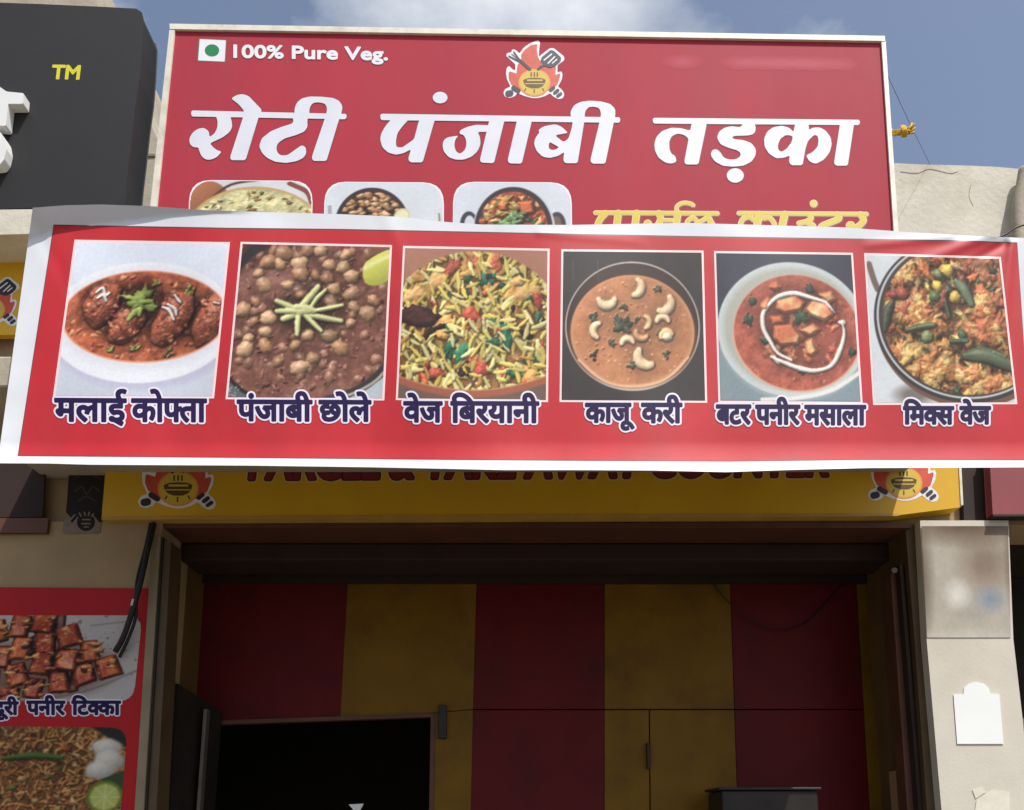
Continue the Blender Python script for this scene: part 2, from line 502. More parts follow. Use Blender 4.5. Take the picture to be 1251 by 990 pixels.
class Canvas:
    """a printed picture; coordinates 0..1000 in both directions"""
    def __init__(s, n, rgb, m=None):
        s.h, s.w = (m or n), n
        s.a = np.empty((s.h, s.w, 3)); s.a[:] = np.array(rgb, float)
        s.X, s.Y = np.meshgrid((np.arange(s.w) + .5) / s.w * 1000, (np.arange(s.h) + .5) / s.h * 1000)
        s.px = 1000 / s.w
    def win(s, x0, x1, y0, y1):
        i0 = max(0, int(x0 / 1000 * s.w) - 2); i1 = min(s.w, int(x1 / 1000 * s.w) + 3)
        j0 = max(0, int(y0 / 1000 * s.h) - 2); j1 = min(s.h, int(y1 / 1000 * s.h) + 3)
        return (slice(j0, max(j0, j1)), slice(i0, max(i0, i1)))
    def put(s, k, m, c):
        c = np.asarray(c, float)
        s.a[k] = s.a[k] * (1 - m[..., None]) + c * m[..., None]
    def ell(s, cx, cy, rx, ry, rgb, rot=0.0, shade=0.0, blur=None, wob=0.0, hi=0.0, alpha=1.0):
        R = max(rx, ry) * 1.15
        k = s.win(cx - R, cx + R, cy - R, cy + R)
        x, y = s.X[k] - cx, s.Y[k] - cy
        if x.size == 0: return
        c, n = math.cos(rot), math.sin(rot)
        u, v = (c * x + n * y) / rx, (-n * x + c * y) / ry
        r = np.hypot(u, v)
        if wob:
            th = np.arctan2(v, u); p = rng.random(3) * 6.28
            r = r * (1 + wob * (np.sin(2 * th + p[0]) * .5 + np.sin(3 * th + p[1]) * .4 + np.sin(5 * th + p[2]) * .3))
        m = np.clip((1 - r) * min(rx, ry) / (blur or s.px * 1.2), 0, 1) * alpha
        col = np.broadcast_to(np.asarray(rgb, float), u.shape + (3,)).copy()
        if shade:
            lam = -(0.45 * x / rx + 0.75 * y / ry)
            col *= (1 + shade * np.clip(lam, -1.2, 1))[..., None]
        if hi:
            hl = np.exp(-(((x / rx + .3) / .3) ** 2 + ((y / ry + .38) / .25) ** 2))
            col += (255 - col) * (hi * hl)[..., None]
        s.put(k, m, col)
    def poly(s, pts, rgb, shade=0.0, blur=None, cut=10):
        pts = np.asarray(pts, float); lo, hi = pts.min(0), pts.max(0)
        k = s.win(lo[0] - 8, hi[0] + 8, lo[1] - 8, hi[1] + 8)
        if s.X[k].size == 0: return
        sd = rings_sd(s.X[k], s.Y[k], [soft(pts, cut)])
        m = np.clip(.5 - sd / (blur or s.px * 1.2), 0, 1)
        col = np.broadcast_to(np.asarray(rgb, float), m.shape + (3,)).copy()
        if shade:
            lam = -((s.Y[k] - (lo[1] + hi[1]) / 2) / (hi[1] - lo[1]) * 1.3 + (s.X[k] - (lo[0] + hi[0]) / 2) / (hi[0] - lo[0]) * .7)
            col *= (1 + shade * lam)[..., None]
        s.put(k, m, col)
    def stroke(s, pts, w, rgb, blur=None, alpha=1.0, curve=True, shade=0.0):
        pts = catmull(pts, 6) if curve and len(pts) > 2 else np.asarray(pts, float)
        ww = np.full(len(pts), float(w)) if np.isscalar(w) else np.interp(np.linspace(0, 1, len(pts)), np.linspace(0, 1, len(w)), w)
        R = ww.max() + 4; lo, hi = pts.min(0) - R, pts.max(0) + R
        k = s.win(lo[0], hi[0], lo[1], hi[1])
        if s.X[k].size == 0: return
        sd = seg_dist(s.X[k], s.Y[k], pts[:-1], pts[1:], ww[:-1], ww[1:])
        m = np.clip(.5 - sd / (blur or s.px * 1.2), 0, 1) * alpha
        col = np.broadcast_to(np.asarray(rgb, float), m.shape + (3,)).copy()
        if shade: col *= (1 + shade * np.clip(-sd / ww.max() - .4, -1, 1))[..., None]
        s.put(k, m, col)
    def grain(s, amp, cells, mask=None, octs=3):
        n = (fbm(s.h, s.w, cells, octs) - .5) * 2 * amp
        if mask is not None: n = n * mask
        s.a *= (1 + n)[..., None]
    def emask(s, cx, cy, rx, ry, blur=10):
        return np.clip((1 - np.hypot((s.X - cx) / rx, (s.Y - cy) / ry)) * min(rx, ry) / blur, 0, 1)
    def done(s, gain=1.0):
        if getattr(s, 'plain', False): return lin(np.clip(s.a, 2, 250)).reshape(-1, 3)
        for q in range(3): s.a[..., q] = gauss(s.a[..., q], .75)
        s.grain(.03, s.w // 3, None, 2)
        lum = s.a.mean(-1, keepdims=True); s.a = lum + (s.a - lum) * .9
        return lin(np.clip(s.a * gain, 2, 250)).reshape(-1, 3)

def gauss(a, sig):
    r = max(1, int(sig * 2.5)); k = np.exp(-.5 * (np.arange(-r, r + 1) / sig) ** 2); k /= k.sum()
    p = np.pad(a, r, mode='edge')
    p = np.apply_along_axis(lambda v: np.convolve(v, k, 'valid'), 0, p)
    return np.apply_along_axis(lambda v: np.convolve(v, k, 'valid'), 1, p)

class Relief:
    """food as a height field, so that the picture printed has lumps, gloss and depth like a photograph's"""
    def __init__(s, c, rgb, amp=14, cells=9, var=.22):
        s.c = c; h, w = c.h, c.w
        s.N = [fbm(h, w, q, 4) for q in (10, 22, 45)]
        s.H = (fbm(h, w, cells, 5) - .5) * 2 * amp
        s.C = np.array(rgb, float) * (1 + var * (s.N[1] - .5) * 2 + var * (s.N[2] - .5))[..., None]
        s.wet = np.ones((h, w))
    def _set(s, k, m, z, rgb, tex, wet):
        n = s.N[rng.integers(3)][k] - .5
        col = np.asarray(rgb, float) * (1 + 2 * tex * n)[..., None]
        s.H[k] = np.where(m, z, s.H[k]); s.C[k] = np.where(m[..., None], col, s.C[k]); s.wet[k] = np.where(m, wet, s.wet[k])
    def blob(s, x, y, rx, ry, h, rgb, rot=0.0, z=0.0, wob=.12, tex=.15, pw=.5, lump=0.0, wet=.6):
        R_ = max(rx, ry) * 1.3; k = s.c.win(x - R_, x + R_, y - R_, y + R_)
        X_, Y_ = s.c.X[k] - x, s.c.Y[k] - y
        if X_.size == 0: return
        ca, sa = math.cos(rot), math.sin(rot)
        u, v = (ca * X_ + sa * Y_) / rx, (-sa * X_ + ca * Y_) / ry
        r = np.hypot(u, v); th = np.arctan2(v, u); p = rng.random(4) * 6.28
        r = r * (1 + wob * (.5 * np.sin(2 * th + p[0]) + .4 * np.sin(3 * th + p[1]) + .3 * np.sin(5 * th + p[2]) + .2 * np.sin(8 * th + p[3])))
        zz = z + h * np.clip(1 - r * r, 0, 1) ** pw
        if lump: zz = zz + lump * (s.N[2][k] - .5) * 2 + lump * .7 * (s.N[1][k] - .5)
        s._set(k, (r < 1) & (zz > s.H[k]), zz, rgb, tex, wet)
    def cap(s, pts, w, h, rgb, z=0.0, tex=.1, wet=.5):
        pts = np.asarray(pts, float)
        pts = catmull(pts, 4) if len(pts) > 2 else pts
        ww = np.full(len(pts), float(w)) if np.isscalar(w) else np.interp(np.linspace(0, 1, len(pts)), np.linspace(0, 1, len(w)), w)
        lo, hi = pts.min(0) - ww.max() - 4, pts.max(0) + ww.max() + 4
        k = s.c.win(lo[0], hi[0], lo[1], hi[1])
        if s.c.X[k].size == 0: return
        d = seg_dist(s.c.X[k], s.c.Y[k], pts[:-1], pts[1:], ww[:-1] * 0, ww[1:] * 0)
        q = d / max(ww.max(), 1); sd = seg_dist(s.c.X[k], s.c.Y[k], pts[:-1], pts[1:], ww[:-1], ww[1:])
        zz = z + h * np.sqrt(np.clip(1 - q * q, 0, 1))
        s._set(k, (sd < 0) & (zz > s.H[k]), zz, rgb, tex, wet)
    def block(s, pts, h, rgb, rgb2, z=0.0, bev=26, tilt=(0, 0), wet=.4):
        pts = np.asarray(pts, float); lo, hi = pts.min(0) - 6, pts.max(0) + 6; k = s.c.win(*[lo[0], hi[0], lo[1], hi[1]])
        if s.c.X[k].size == 0: return
        sd = rings_sd(s.c.X[k], s.c.Y[k], [soft(pts, 8)]); ctr = pts.mean(0)
        q = np.clip(-sd / bev, 0, 1); zz = z + h * np.sin(q * math.pi / 2) + tilt[0] * (s.c.X[k] - ctr[0]) + tilt[1] * (s.c.Y[k] - ctr[1]) + 9 * (s.N[1][k] - .5)
        m = (sd < 0) & (zz > s.H[k]); f = np.clip((s.N[0][k] - .38) / .24 + .35 * (1 - q), 0, 1)[..., None]
        col = np.array(rgb, float) * (1 - f) + np.array(rgb2, float) * f
        s.H[k] = np.where(m, zz, s.H[k]); s.C[k] = np.where(m[..., None], col, s.C[k]); s.wet[k] = np.where(m, wet, s.wet[k])
    def leaf(s, x, y, r, rgb, n=7, z=18):
        for i in range(n):
            a = rng.uniform(0, 6.28); d = rng.uniform(.1, .85) * r
            s.blob(x + d * math.cos(a), y + d * math.sin(a), r * rng.uniform(.3, .55), r * rng.uniform(.18, .32), 10, np.array(rgb) * rng.uniform(.7, 1.3), a + rng.uniform(-.5, .5), z + i, .3, .25, .5, 0, .25)
    def shade(s, mask=None, amb=.42, ao=.5, spec=.35, k=1.0, L=(-.35, -.6, .72), fine=3.0, aor=14):
        H = gauss(s.H + (s.N[2] - .5) * fine, .7) * k
        gy, gx = np.gradient(H, s.c.px)
        nz = 1 / np.sqrt(1 + gx * gx + gy * gy); nx, ny = -gx * nz, -gy * nz
        L = np.array(L) / np.linalg.norm(L); d = np.clip(nx * L[0] + ny * L[1] + nz * L[2], 0, 1)
        hv = L + np.array([0, 0, 1]); hv /= np.linalg.norm(hv); sp = np.clip(nx * hv[0] + ny * hv[1] + nz * hv[2], 0, 1) ** 26
        sp0 = hv[2] ** 26
        occ = np.clip((gauss(H, aor) - H) / 26, 0, 1.2) * ao
        out = s.C * (amb + (1 - amb) / L[2] * d)[..., None] * (1 - np.clip(occ, 0, .8))[..., None]
        out = out + (255 - out) * (np.clip(sp - sp0 * .9, 0, 1) * spec * s.wet)[..., None]
        m = np.ones(H.shape) if mask is None else mask
        s.c.put((slice(None), slice(None)), m, np.clip(out, 0, 252))

def chickpea(c, x, y, r, base, al=1.0):
    rot = rng.uniform(-.6, .6)
    c.ell(x + r * .12, y + r * .3, r * 1.12, r * .95, (70, 38, 32), rot, blur=r * .5, alpha=.75 * al)
    c.ell(x, y, r * 1.05, r * .82, base, rot, shade=.38, wob=.07, hi=.28, alpha=al)
    c.stroke([(x - r * .2, y - r * .5), (x + r * .1, y), (x - r * .05, y + r * .5)], r * .05, np.array(base) * .68, alpha=.6 * al)

def herb(c, x, y, r, col, n=7):
    for i in range(n):
        a = rng.uniform(0, 6.28); d = rng.uniform(.2, .8) * r
        c.ell(x + d * math.cos(a), y + d * math.sin(a), r * .42, r * .24, np.array(col) * rng.uniform(.75, 1.3), a, shade=.35, wob=.15)

def paint_kofta(n):
    c = Canvas(n, (204, 211, 224))
    c.a *= (1.04 - .10 * (c.Y / 1000))[..., None]
    c.grain(.03, 3)
    c.ell(520, 560, 640, 420, (186, 184, 206), blur=40)
    c.ell(500, 520, 610, 400, (224, 225, 232), blur=10); c.ell(500, 500, 590, 360, (212, 213, 222), blur=50)
    c.ell(510, 482, 540, 304, (230, 150, 112))
    r = Relief(c, (182, 92, 60), 9, 7, .3)
    for i in range(90):
        a = rng.uniform(0, 6.28); d = math.sqrt(rng.random())
        r.blob(510 + 510 * d * math.cos(a), 490 + 280 * d * math.sin(a), rng.uniform(8, 30), rng.uniform(6, 16), rng.uniform(4, 12), [(200, 112, 72), (150, 62, 42), (214, 136, 92)][i % 3], rng.uniform(0, 3), 0, .25)
    for x, y, rx, ry, rt in ((945, 495, 120, 180, .35), (690, 490, 130, 178, .45), (400, 520, 120, 140, .55), (225, 405, 132, 140, .35)):
        r.blob(x, y, rx * .95, ry * 1.08, 95, (154, 82, 58), rt, -4, .10, .28, .6, 8, .8)
        for i in range(26):
            a = rng.uniform(0, 6.28); d = math.sqrt(rng.random()) * .85
            px, py = x + d * rx * math.cos(a), y + d * ry * math.sin(a)
            r.blob(px, py, rng.uniform(12, 30), rng.uniform(9, 20), 8, [(182, 104, 72), (116, 56, 42), (198, 124, 90), (132, 66, 48)][i % 4], rng.uniform(0, 3), 95 * max(0, 1 - d * d) ** .6 - 8, .3, .2)
    for p in ([(175, 330), (215, 300), (240, 345), (265, 330)], [(190, 365), (225, 345), (250, 385)], [(620, 420), (665, 440), (700, 500)], [(650, 400), (700, 430), (715, 470)], [(690, 340), (715, 370), (735, 390)], [(950, 385), (985, 392)]):
        r.cap(p, [9, 14, 8], 20, (226, 214, 208), 84)
    for i in range(16):
        a = -2.4 + i * .55; d = 20 + 30 * (i % 3)
        r.blob(470 + d * math.cos(a), 395 + d * .9 * math.sin(a), rng.uniform(34, 56), rng.uniform(16, 28), 16, np.array((134, 150, 70)) * rng.uniform(.7, 1.3), a + rng.uniform(-.4, .4), 92 + i, .25, .25, .5, 0, .3)
    for x, y in ((560, 268), (790, 305), (760, 320), (300, 700), (690, 715), (470, 690)): r.leaf(x, y, 34, (118, 128, 66), 6)
    m = c.emask(510, 480, 532, 296, 8)
    r.shade(m, ao=.55, spec=.45, fine=2)
    return c

def paint_chole(n):
    c = Canvas(n, (116, 70, 60))
    r = Relief(c, (128, 80, 66), 9, 6, .25)
    r.C = r.C * (1 - .45 * np.exp(-((c.X - 60) / 200) ** 2 - ((c.Y - 20) / 140) ** 2))[..., None] + np.array((34, 26, 26)) * np.exp(-((c.X - 320) / 260) ** 2 - ((c.Y - 210) / 130) ** 2)[..., None]
    for i in range(240):
        r.blob(rng.uniform(0, 1000), rng.uniform(0, 980), rng.uniform(6, 24), rng.uniform(5, 15), rng.uniform(3, 10), [(146, 94, 78), (94, 50, 44), (172, 122, 100), (112, 64, 54)][i % 4], rng.uniform(0, 3), rng.uniform(-10, 8), .3, .2)
    g = lambda x, y: ((x - 62) / .69, (y - 100) / .70)
    pts = [(260, 140), (335, 185), (475, 190), (345, 232), (415, 238), (180, 285), (290, 285), (355, 328), (500, 298), (585, 318), (690, 350), (665, 410), (590, 455), (215, 435), (130, 530), (210, 565), (205, 500), (345, 560), (400, 512), (497, 515), (550, 570), (275, 635), (372, 660), (430, 620), (120, 580), (150, 365), (95, 400), (540, 200), (470, 250), (580, 240), (150, 235), (190, 180), (245, 190), (550, 140), (430, 125), (370, 125), (600, 380), (490, 360)]
    for i in range(70):
        x, y = rng.uniform(0, 1000), rng.uniform(30, 900)
        r.blob(x, y, rng.uniform(36, 50), rng.uniform(30, 42), 40, np.array((156, 108, 84)) * rng.uniform(.85, 1.12), rng.uniform(0, 3), rng.uniform(-40, -12), .12, .18, .5, 1.5, .9)
    for x, y in pts:
        x, y = g(x, y); col = np.array([(192, 146, 106), (178, 128, 92), (202, 158, 118)][rng.integers(3)]) * rng.uniform(.82, 1.05); rr = rng.uniform(36, 62); rt = rng.uniform(-.8, .8)
        r.blob(x, y, rr * 1.08, rr * .86, 44, col, rt, rng.uniform(-14, 0), .12, .14, .5, 1.5, .9)
    for a, b, w in (((345, 400), (430, 290), 15), ((400, 390), (465, 305), 10), ((350, 400), (245, 358), 13), ((350, 405), (250, 405), 13), ((360, 400), (280, 440), 15), ((350, 410), (350, 510), 13), ((370, 410), (458, 492), 11), ((400, 420), (548, 445), 12), ((420, 400), (548, 372), 9), ((350, 405), (400, 395), 20), ((340, 385), (420, 400), 16)):
        m_ = ((a[0] + b[0]) / 2 + rng.uniform(-5, 5), (a[1] + b[1]) / 2 + rng.uniform(-5, 5))
        r.cap([g(*a), g(*m_), g(*b)], [w / .64, w / .6, w / .8], 26, np.array((208, 208, 142)) * rng.uniform(.92, 1.06), 52 + rng.uniform(0, 18), .1, .2)
    r.shade(None, ao=.45, spec=.42, fine=1.5, amb=.5)
    c.stroke([(-20, 150), (60, 60), (160, -10)], 34, (46, 42, 44), blur=30)
    c.poly([(820, 120), (900, 60), (980, 20), (1010, 20), (1010, 210), (960, 250), (880, 262), (830, 225)], (198, 198, 84), shade=.25, cut=40)
    c.stroke([(840, 140), (920, 95), (1000, 60)], 14, (228, 226, 156), blur=14, alpha=.8); c.stroke([(850, 225), (930, 235), (1000, 190)], 12, (168, 170, 60), blur=14, alpha=.6)
    c.stroke([(640, 1010), (800, 960), (930, 880), (1010, 790)], 26, (62, 54, 52), blur=8)
    c.stroke([(680, 1010), (820, 962), (940, 890), (1010, 815)], 9, (170, 166, 160), blur=6)
    c.poly([(1010, 850), (1010, 1010), (760, 1010), (900, 940)], (176, 190, 196))
    c.poly([(-10, 860), (60, 930), (150, 985), (170, 1010), (-10, 1010)], (96, 100, 104))
    c.stroke([(-10, 870), (70, 940), (170, 1000)], 12, (52, 44, 42), blur=6)
    for i in range(14): c.ell(rng.uniform(0, 90), rng.uniform(930, 1000), 8, 6, (190, 196, 200))
    return c

def paint_biryani(n, dark=False):
    c = Canvas(n, (164, 112, 90)); c.grain(.05, 3)
    r = Relief(c, (150, 104, 54), 30, 6, .3)
    pal = [(218, 200, 104), (228, 212, 134), (208, 180, 80), (222, 192, 96), (200, 146, 80), (232, 222, 152)]
    def rice(k, ylo, yhi, z0, z1):
        for i in range(k):
            x, y = rng.uniform(-20, 1020), rng.uniform(ylo, yhi)
            a = rng.normal(1.25, .9); L = rng.uniform(28, 56); w = rng.uniform(13, 19)
            dx, dy = L * math.cos(a), L * math.sin(a); b = rng.uniform(-9, 9)
            r.cap([(x - dx, y - dy), (x + b, y + b * .5), (x + dx, y + dy)], [w * .6, w, w * .6], 10, np.array(pal[rng.integers(len(pal))]) * rng.uniform(.84, 1.06), rng.uniform(z0, z1), .08, .35)
    rice(560, 0, 960, -22, 26)
    veg = [((200, 76, 54), 26), ((60, 116, 80), 28), ((56, 36, 34), 22), ((220, 160, 84), 40), ((40, 100, 72), 28), ((206, 104, 62), 28)]
    for i in range(60):
        col, q = veg[rng.integers(len(veg))]; q = q * rng.uniform(.8, 1.5)
        r.blob(rng.uniform(20, 980), rng.uniform(60, 880), q * 1.3, q * .85, 30, np.array(col) * rng.uniform(.8, 1.15), rng.uniform(0, 3), rng.uniform(-12, 16), .3, .25, .45, 6, .7)
    for x, y, q in ((80, 310, 78), (230, 215, 84), (850, 280, 92), (800, 210, 54)): r.blob(x, y, q * 1.05, q * .75, 46, (222, 172, 104), -.5, 0, .18, .12, .5, 5, .5)
    r.block([(-10, 400), (80, 370), (200, 405), (290, 450), (210, 520), (90, 530), (-10, 480)], 30, (78, 46, 42), (58, 34, 34), 26, 40)
    for x, y, q, col in ((560, 200, 46, (40, 112, 82)), (720, 580, 62, (44, 114, 82)), (420, 690, 60, (52, 122, 86)), (340, 650, 46, (38, 102, 78)), (860, 560, 40, (54, 34, 36)), (640, 610, 44, (60, 106, 72)), (480, 430, 60, (196, 84, 60)), (250, 830, 46, (198, 90, 66)), (560, 800, 54, (196, 78, 62)), (640, 90, 56, (198, 100, 68)), (470, 60, 56, (204, 116, 76)), (340, 120, 56, (188, 90, 66)), (930, 330, 50, (188, 74, 56)), (780, 820, 44, (60, 118, 80)), (590, 185, 40, (46, 40, 40)), (430, 830, 36, (50, 34, 34)), (270, 520, 36, (50, 34, 32))):
        r.blob(x, y, q * 1.25, q * .75, 38, col, rng.uniform(0, 3), 8, .3, .3, .45, 7, .8)
    rice(150, 20, 900, 10, 44)
    m = c.emask(500, 575, 640, 565, 10)
    r.shade(m, ao=.34, spec=.2, fine=2, aor=9, amb=.56)
    yb = 820 + 120 * (1 - ((c.X - 480) / 560) ** 2)
    al = (slice(None), slice(None))
    c.put(al, np.clip((c.Y - yb) / 6, 0, 1), (112, 90, 78))
    k = np.clip(1 - np.abs(c.Y - yb - 26) / 30, 0, 1); c.put(al, np.clip(k * 2, 0, 1), (166, 92, 68))
    c.put(al, np.clip(1 - np.abs(c.Y - yb) / 8, 0, 1), (206, 134, 98))
    return c

def cashew(c, x, y, r, a0, col=(214, 168, 116)):
    p = [(x + r * math.cos(a0 + t), y + r * math.sin(a0 + t)) for t in np.linspace(-1.25, 1.25, 7)]
    c.stroke([(q[0] + 4, q[1] + 12) for q in p], r * .62, (120, 66, 42), blur=14, alpha=.7)
    c.stroke(p, [r * .42, r * .56, r * .4], col, shade=.35)
    c.stroke(p[1:-1], r * .13, np.minimum(250, np.array(col) * 1.14), blur=8, alpha=.7)

def paint_kaju(n):
    c = Canvas(n, (62, 58, 58)); c.grain(.12, 5)
    g = lambda x, y: ((x - 56) / .652, (y - 130) / .683)
    cx, cy = g(380, 470)
    c.ell(cx, cy + 3, 478, 436, (206, 194, 180)); c.ell(cx, cy, 470, 424, (66, 50, 46))
    c.ell(cx, cy + 60, 462, 372, (112, 70, 52), blur=20); c.ell(cx, cy + 40, 440, 384, (206, 144, 102))
    r = Relief(c, (198, 130, 86), 4, 5, .08)
    r.C *= (1.06 - .12 * c.X / 1000 - .05 * c.Y / 1000)[..., None]
    for i in range(120):
        a = rng.uniform(0, 6.28); d = math.sqrt(rng.random())
        r.blob(cx + 420 * d * math.cos(a), cy + 40 + 350 * d * math.sin(a), rng.uniform(4, 12), rng.uniform(3, 9), 4, [(174, 100, 64), (214, 150, 108)][i % 2], 0, 0, .3)
    def nut(x, y, q, a0, col):
        p = [(x + q * math.cos(a0 + t), y + q * math.sin(a0 + t)) for t in np.linspace(-1.25, 1.25, 7)]
        r.cap(p, [q * .36, q * .52, q * .6, q * .52, q * .34], 34, col, -3, .12, .7)
    for x, y, q, a in ((388, 292, 38, .3), (262, 340, 40, 1.57), (520, 362, 42, .7), (232, 495, 34, 3.3), (520, 458, 30, 4.7), (448, 606, 46, 2.4), (358, 560, 30, 4.6), (432, 455, 28, 0), (425, 500, 30, 2.0), (540, 525, 30, 4.4)):
        nut(*g(x, y), q / .68, a, [(216, 172, 122), (224, 192, 150), (204, 150, 102)][int(x) % 3])
    r.blob(*g(540, 520), 40, 32, 40, (218, 206, 168), 0, 8)
    for x, y, q in ((498, 305, 26), (340, 385, 28), (205, 435, 32), (330, 470, 52), (280, 547, 26), (205, 600, 34), (382, 650, 32), (535, 600, 24), (500, 503, 26), (400, 445, 20)):
        r.leaf(*g(x, y), q / .8, (78, 82, 60), 8 if q < 40 else 18, 4)
    r.shade(c.emask(cx, cy + 30, 434, 376, 26), ao=.6, spec=.3, fine=1.2)
    c.stroke([(cx - 380, cy + 230), (cx - 200, cy + 370), (cx, cy + 405), (cx + 220, cy + 360), (cx + 390, cy + 210)], 7, (226, 178, 140), blur=8)
    for x in (70, 250): c.stroke([(x, 60), (x + 4, 200)], 4, (96, 92, 92), alpha=.5)
    return c

def paint_paneer(n):
    c = Canvas(n, (64, 66, 80)); c.grain(.10, 4)
    g = lambda x, y: ((x - 55) / .64, (y - 140) / .68)
    c.poly([(-10, 620), (1010, 620), (1010, 1010), (-10, 1010)], (128, 146, 152), blur=40)
    cx, cy = g(400, 490)
    c.ell(cx + 10, cy + 30, 560, 470, (150, 164, 168), blur=30)
    c.ell(cx, cy, 545, 460, (192, 200, 198)); c.ell(cx - 5, cy - 5, 520, 435, (172, 172, 160), blur=40)
    c.ell(cx + 30, cy + 25, 468, 402, (212, 166, 138))
    r = Relief(c, (182, 90, 70), 6, 6, .2)
    for i in range(110):
        a = rng.uniform(0, 6.28); d = math.sqrt(rng.random())
        r.blob(cx + 30 + 440 * d * math.cos(a), cy + 20 + 380 * d * math.sin(a), rng.uniform(6, 30), rng.uniform(5, 18), rng.uniform(2, 8), [(194, 102, 74), (158, 68, 54), (206, 120, 84)][i % 3], rng.uniform(0, 3), -4, .3)
    for i in range(46):
        x, y = g(rng.uniform(280, 610), rng.uniform(390, 640)); r.blob(x, y, rng.uniform(20, 56), rng.uniform(16, 36), 18, [(196, 96, 66), (182, 80, 58), (210, 128, 84)][i % 3], rng.uniform(0, 3), -6, .3, .25, .5, 5, .9)
    for q, col in (([(335, 355), (420, 328), (462, 365), (440, 400), (370, 415), (335, 395)], (200, 156, 96)), ([(460, 395), (505, 345), (575, 375), (590, 420), (550, 445), (495, 425)], (218, 184, 126)),
                   ([(320, 475), (400, 462), (432, 520), (420, 555), (345, 562), (315, 530)], (212, 164, 106)), ([(455, 545), (490, 530), (510, 590), (480, 615), (455, 600)], (216, 174, 116)),
                   ([(300, 295), (335, 270), (362, 295), (330, 315)], (206, 144, 100)), ([(530, 325), (590, 312), (612, 350), (570, 368)], (206, 150, 102)), ([(255, 380), (285, 340), (310, 350), (290, 400), (262, 405)], (210, 162, 110)),
                   ([(430, 490), (500, 460), (530, 490), (480, 520)], (204, 140, 90)), ([(300, 430), (350, 425), (370, 460), (310, 470)], (200, 110, 72))):
        p = np.array([g(*t) for t in q]); c0 = p.mean(0); p = c0 + (p - c0) * 1.14
        r.block(p, 52, col, (196, 104, 66), 0, 26, (rng.uniform(-.2, .2), rng.uniform(.05, .35)), .5)
    sw = [[(605, 405), (560, 365), (490, 338), (420, 325), (350, 335), (300, 365), (270, 420), (265, 490), (290, 545), (330, 600), (385, 635)], [(630, 450), (640, 500), (620, 580), (570, 650), (490, 680), (420, 665), (350, 640), (300, 615)]]
    for q in sw:
        p = [(x + rng.uniform(-7, 7), y + rng.uniform(-7, 7)) for x, y in (g(*t) for t in q)]
        r.cap(p, [6, 14, 18, 13, 19, 15, 11], 18, (230, 220, 210), 30, .05, .3)
    r.blob(*g(632, 455), 28, 20, 18, (230, 220, 210), 0, 26); r.blob(*g(318, 630), 36, 18, 18, (228, 216, 206), .9, 26)
    for x, y, q in ((490, 302, 34), (218, 362, 26), (195, 450, 34), (270, 540, 28), (440, 440, 46), (432, 678, 24), (668, 590, 26)): [r.blob(*(np.array(g(x, y)) + rng.uniform(-.4, .4, 2) * q), q * .8, q * .55, 10, np.array((52, 82, 60)) * rng.uniform(.8, 1.2), rng.uniform(0, 3), 30 + v, .35, .25, .5, 0, .3) for v in range(5)]
    r.shade(c.emask(cx + 30, cy + 20, 460, 396, 10), ao=.5, spec=.3, fine=1.5, amb=.5)
    c.stroke([(300, 990), (560, 975), (800, 920), (1005, 800)], 14, (222, 220, 214), blur=8)
    return c

def veg_mess(r, k, f, sizes=(14, 60)):
    pal = [((208, 146, 70), 1.0), ((192, 104, 56), 1.0), ((216, 178, 96), 1.0), ((176, 82, 52), .8), ((112, 122, 66), .7), ((68, 86, 60), .8), ((222, 184, 74), .6), ((158, 82, 50), .9), ((224, 164, 110), .8)]
    for i in range(k):
        x, y = rng.uniform(0, 1000), rng.uniform(0, 1000)
        if not f(x, y): continue
        col, q = pal[rng.integers(len(pal))]; q = rng.uniform(*sizes) * q
        r.blob(x, y, q * rng.uniform(.9, 1.5), q * rng.uniform(.55, .85), q * .7, np.array(col) * rng.uniform(.8, 1.1), rng.uniform(0, 3), rng.uniform(-22, 14), .35, .28, .5, 7, .9)

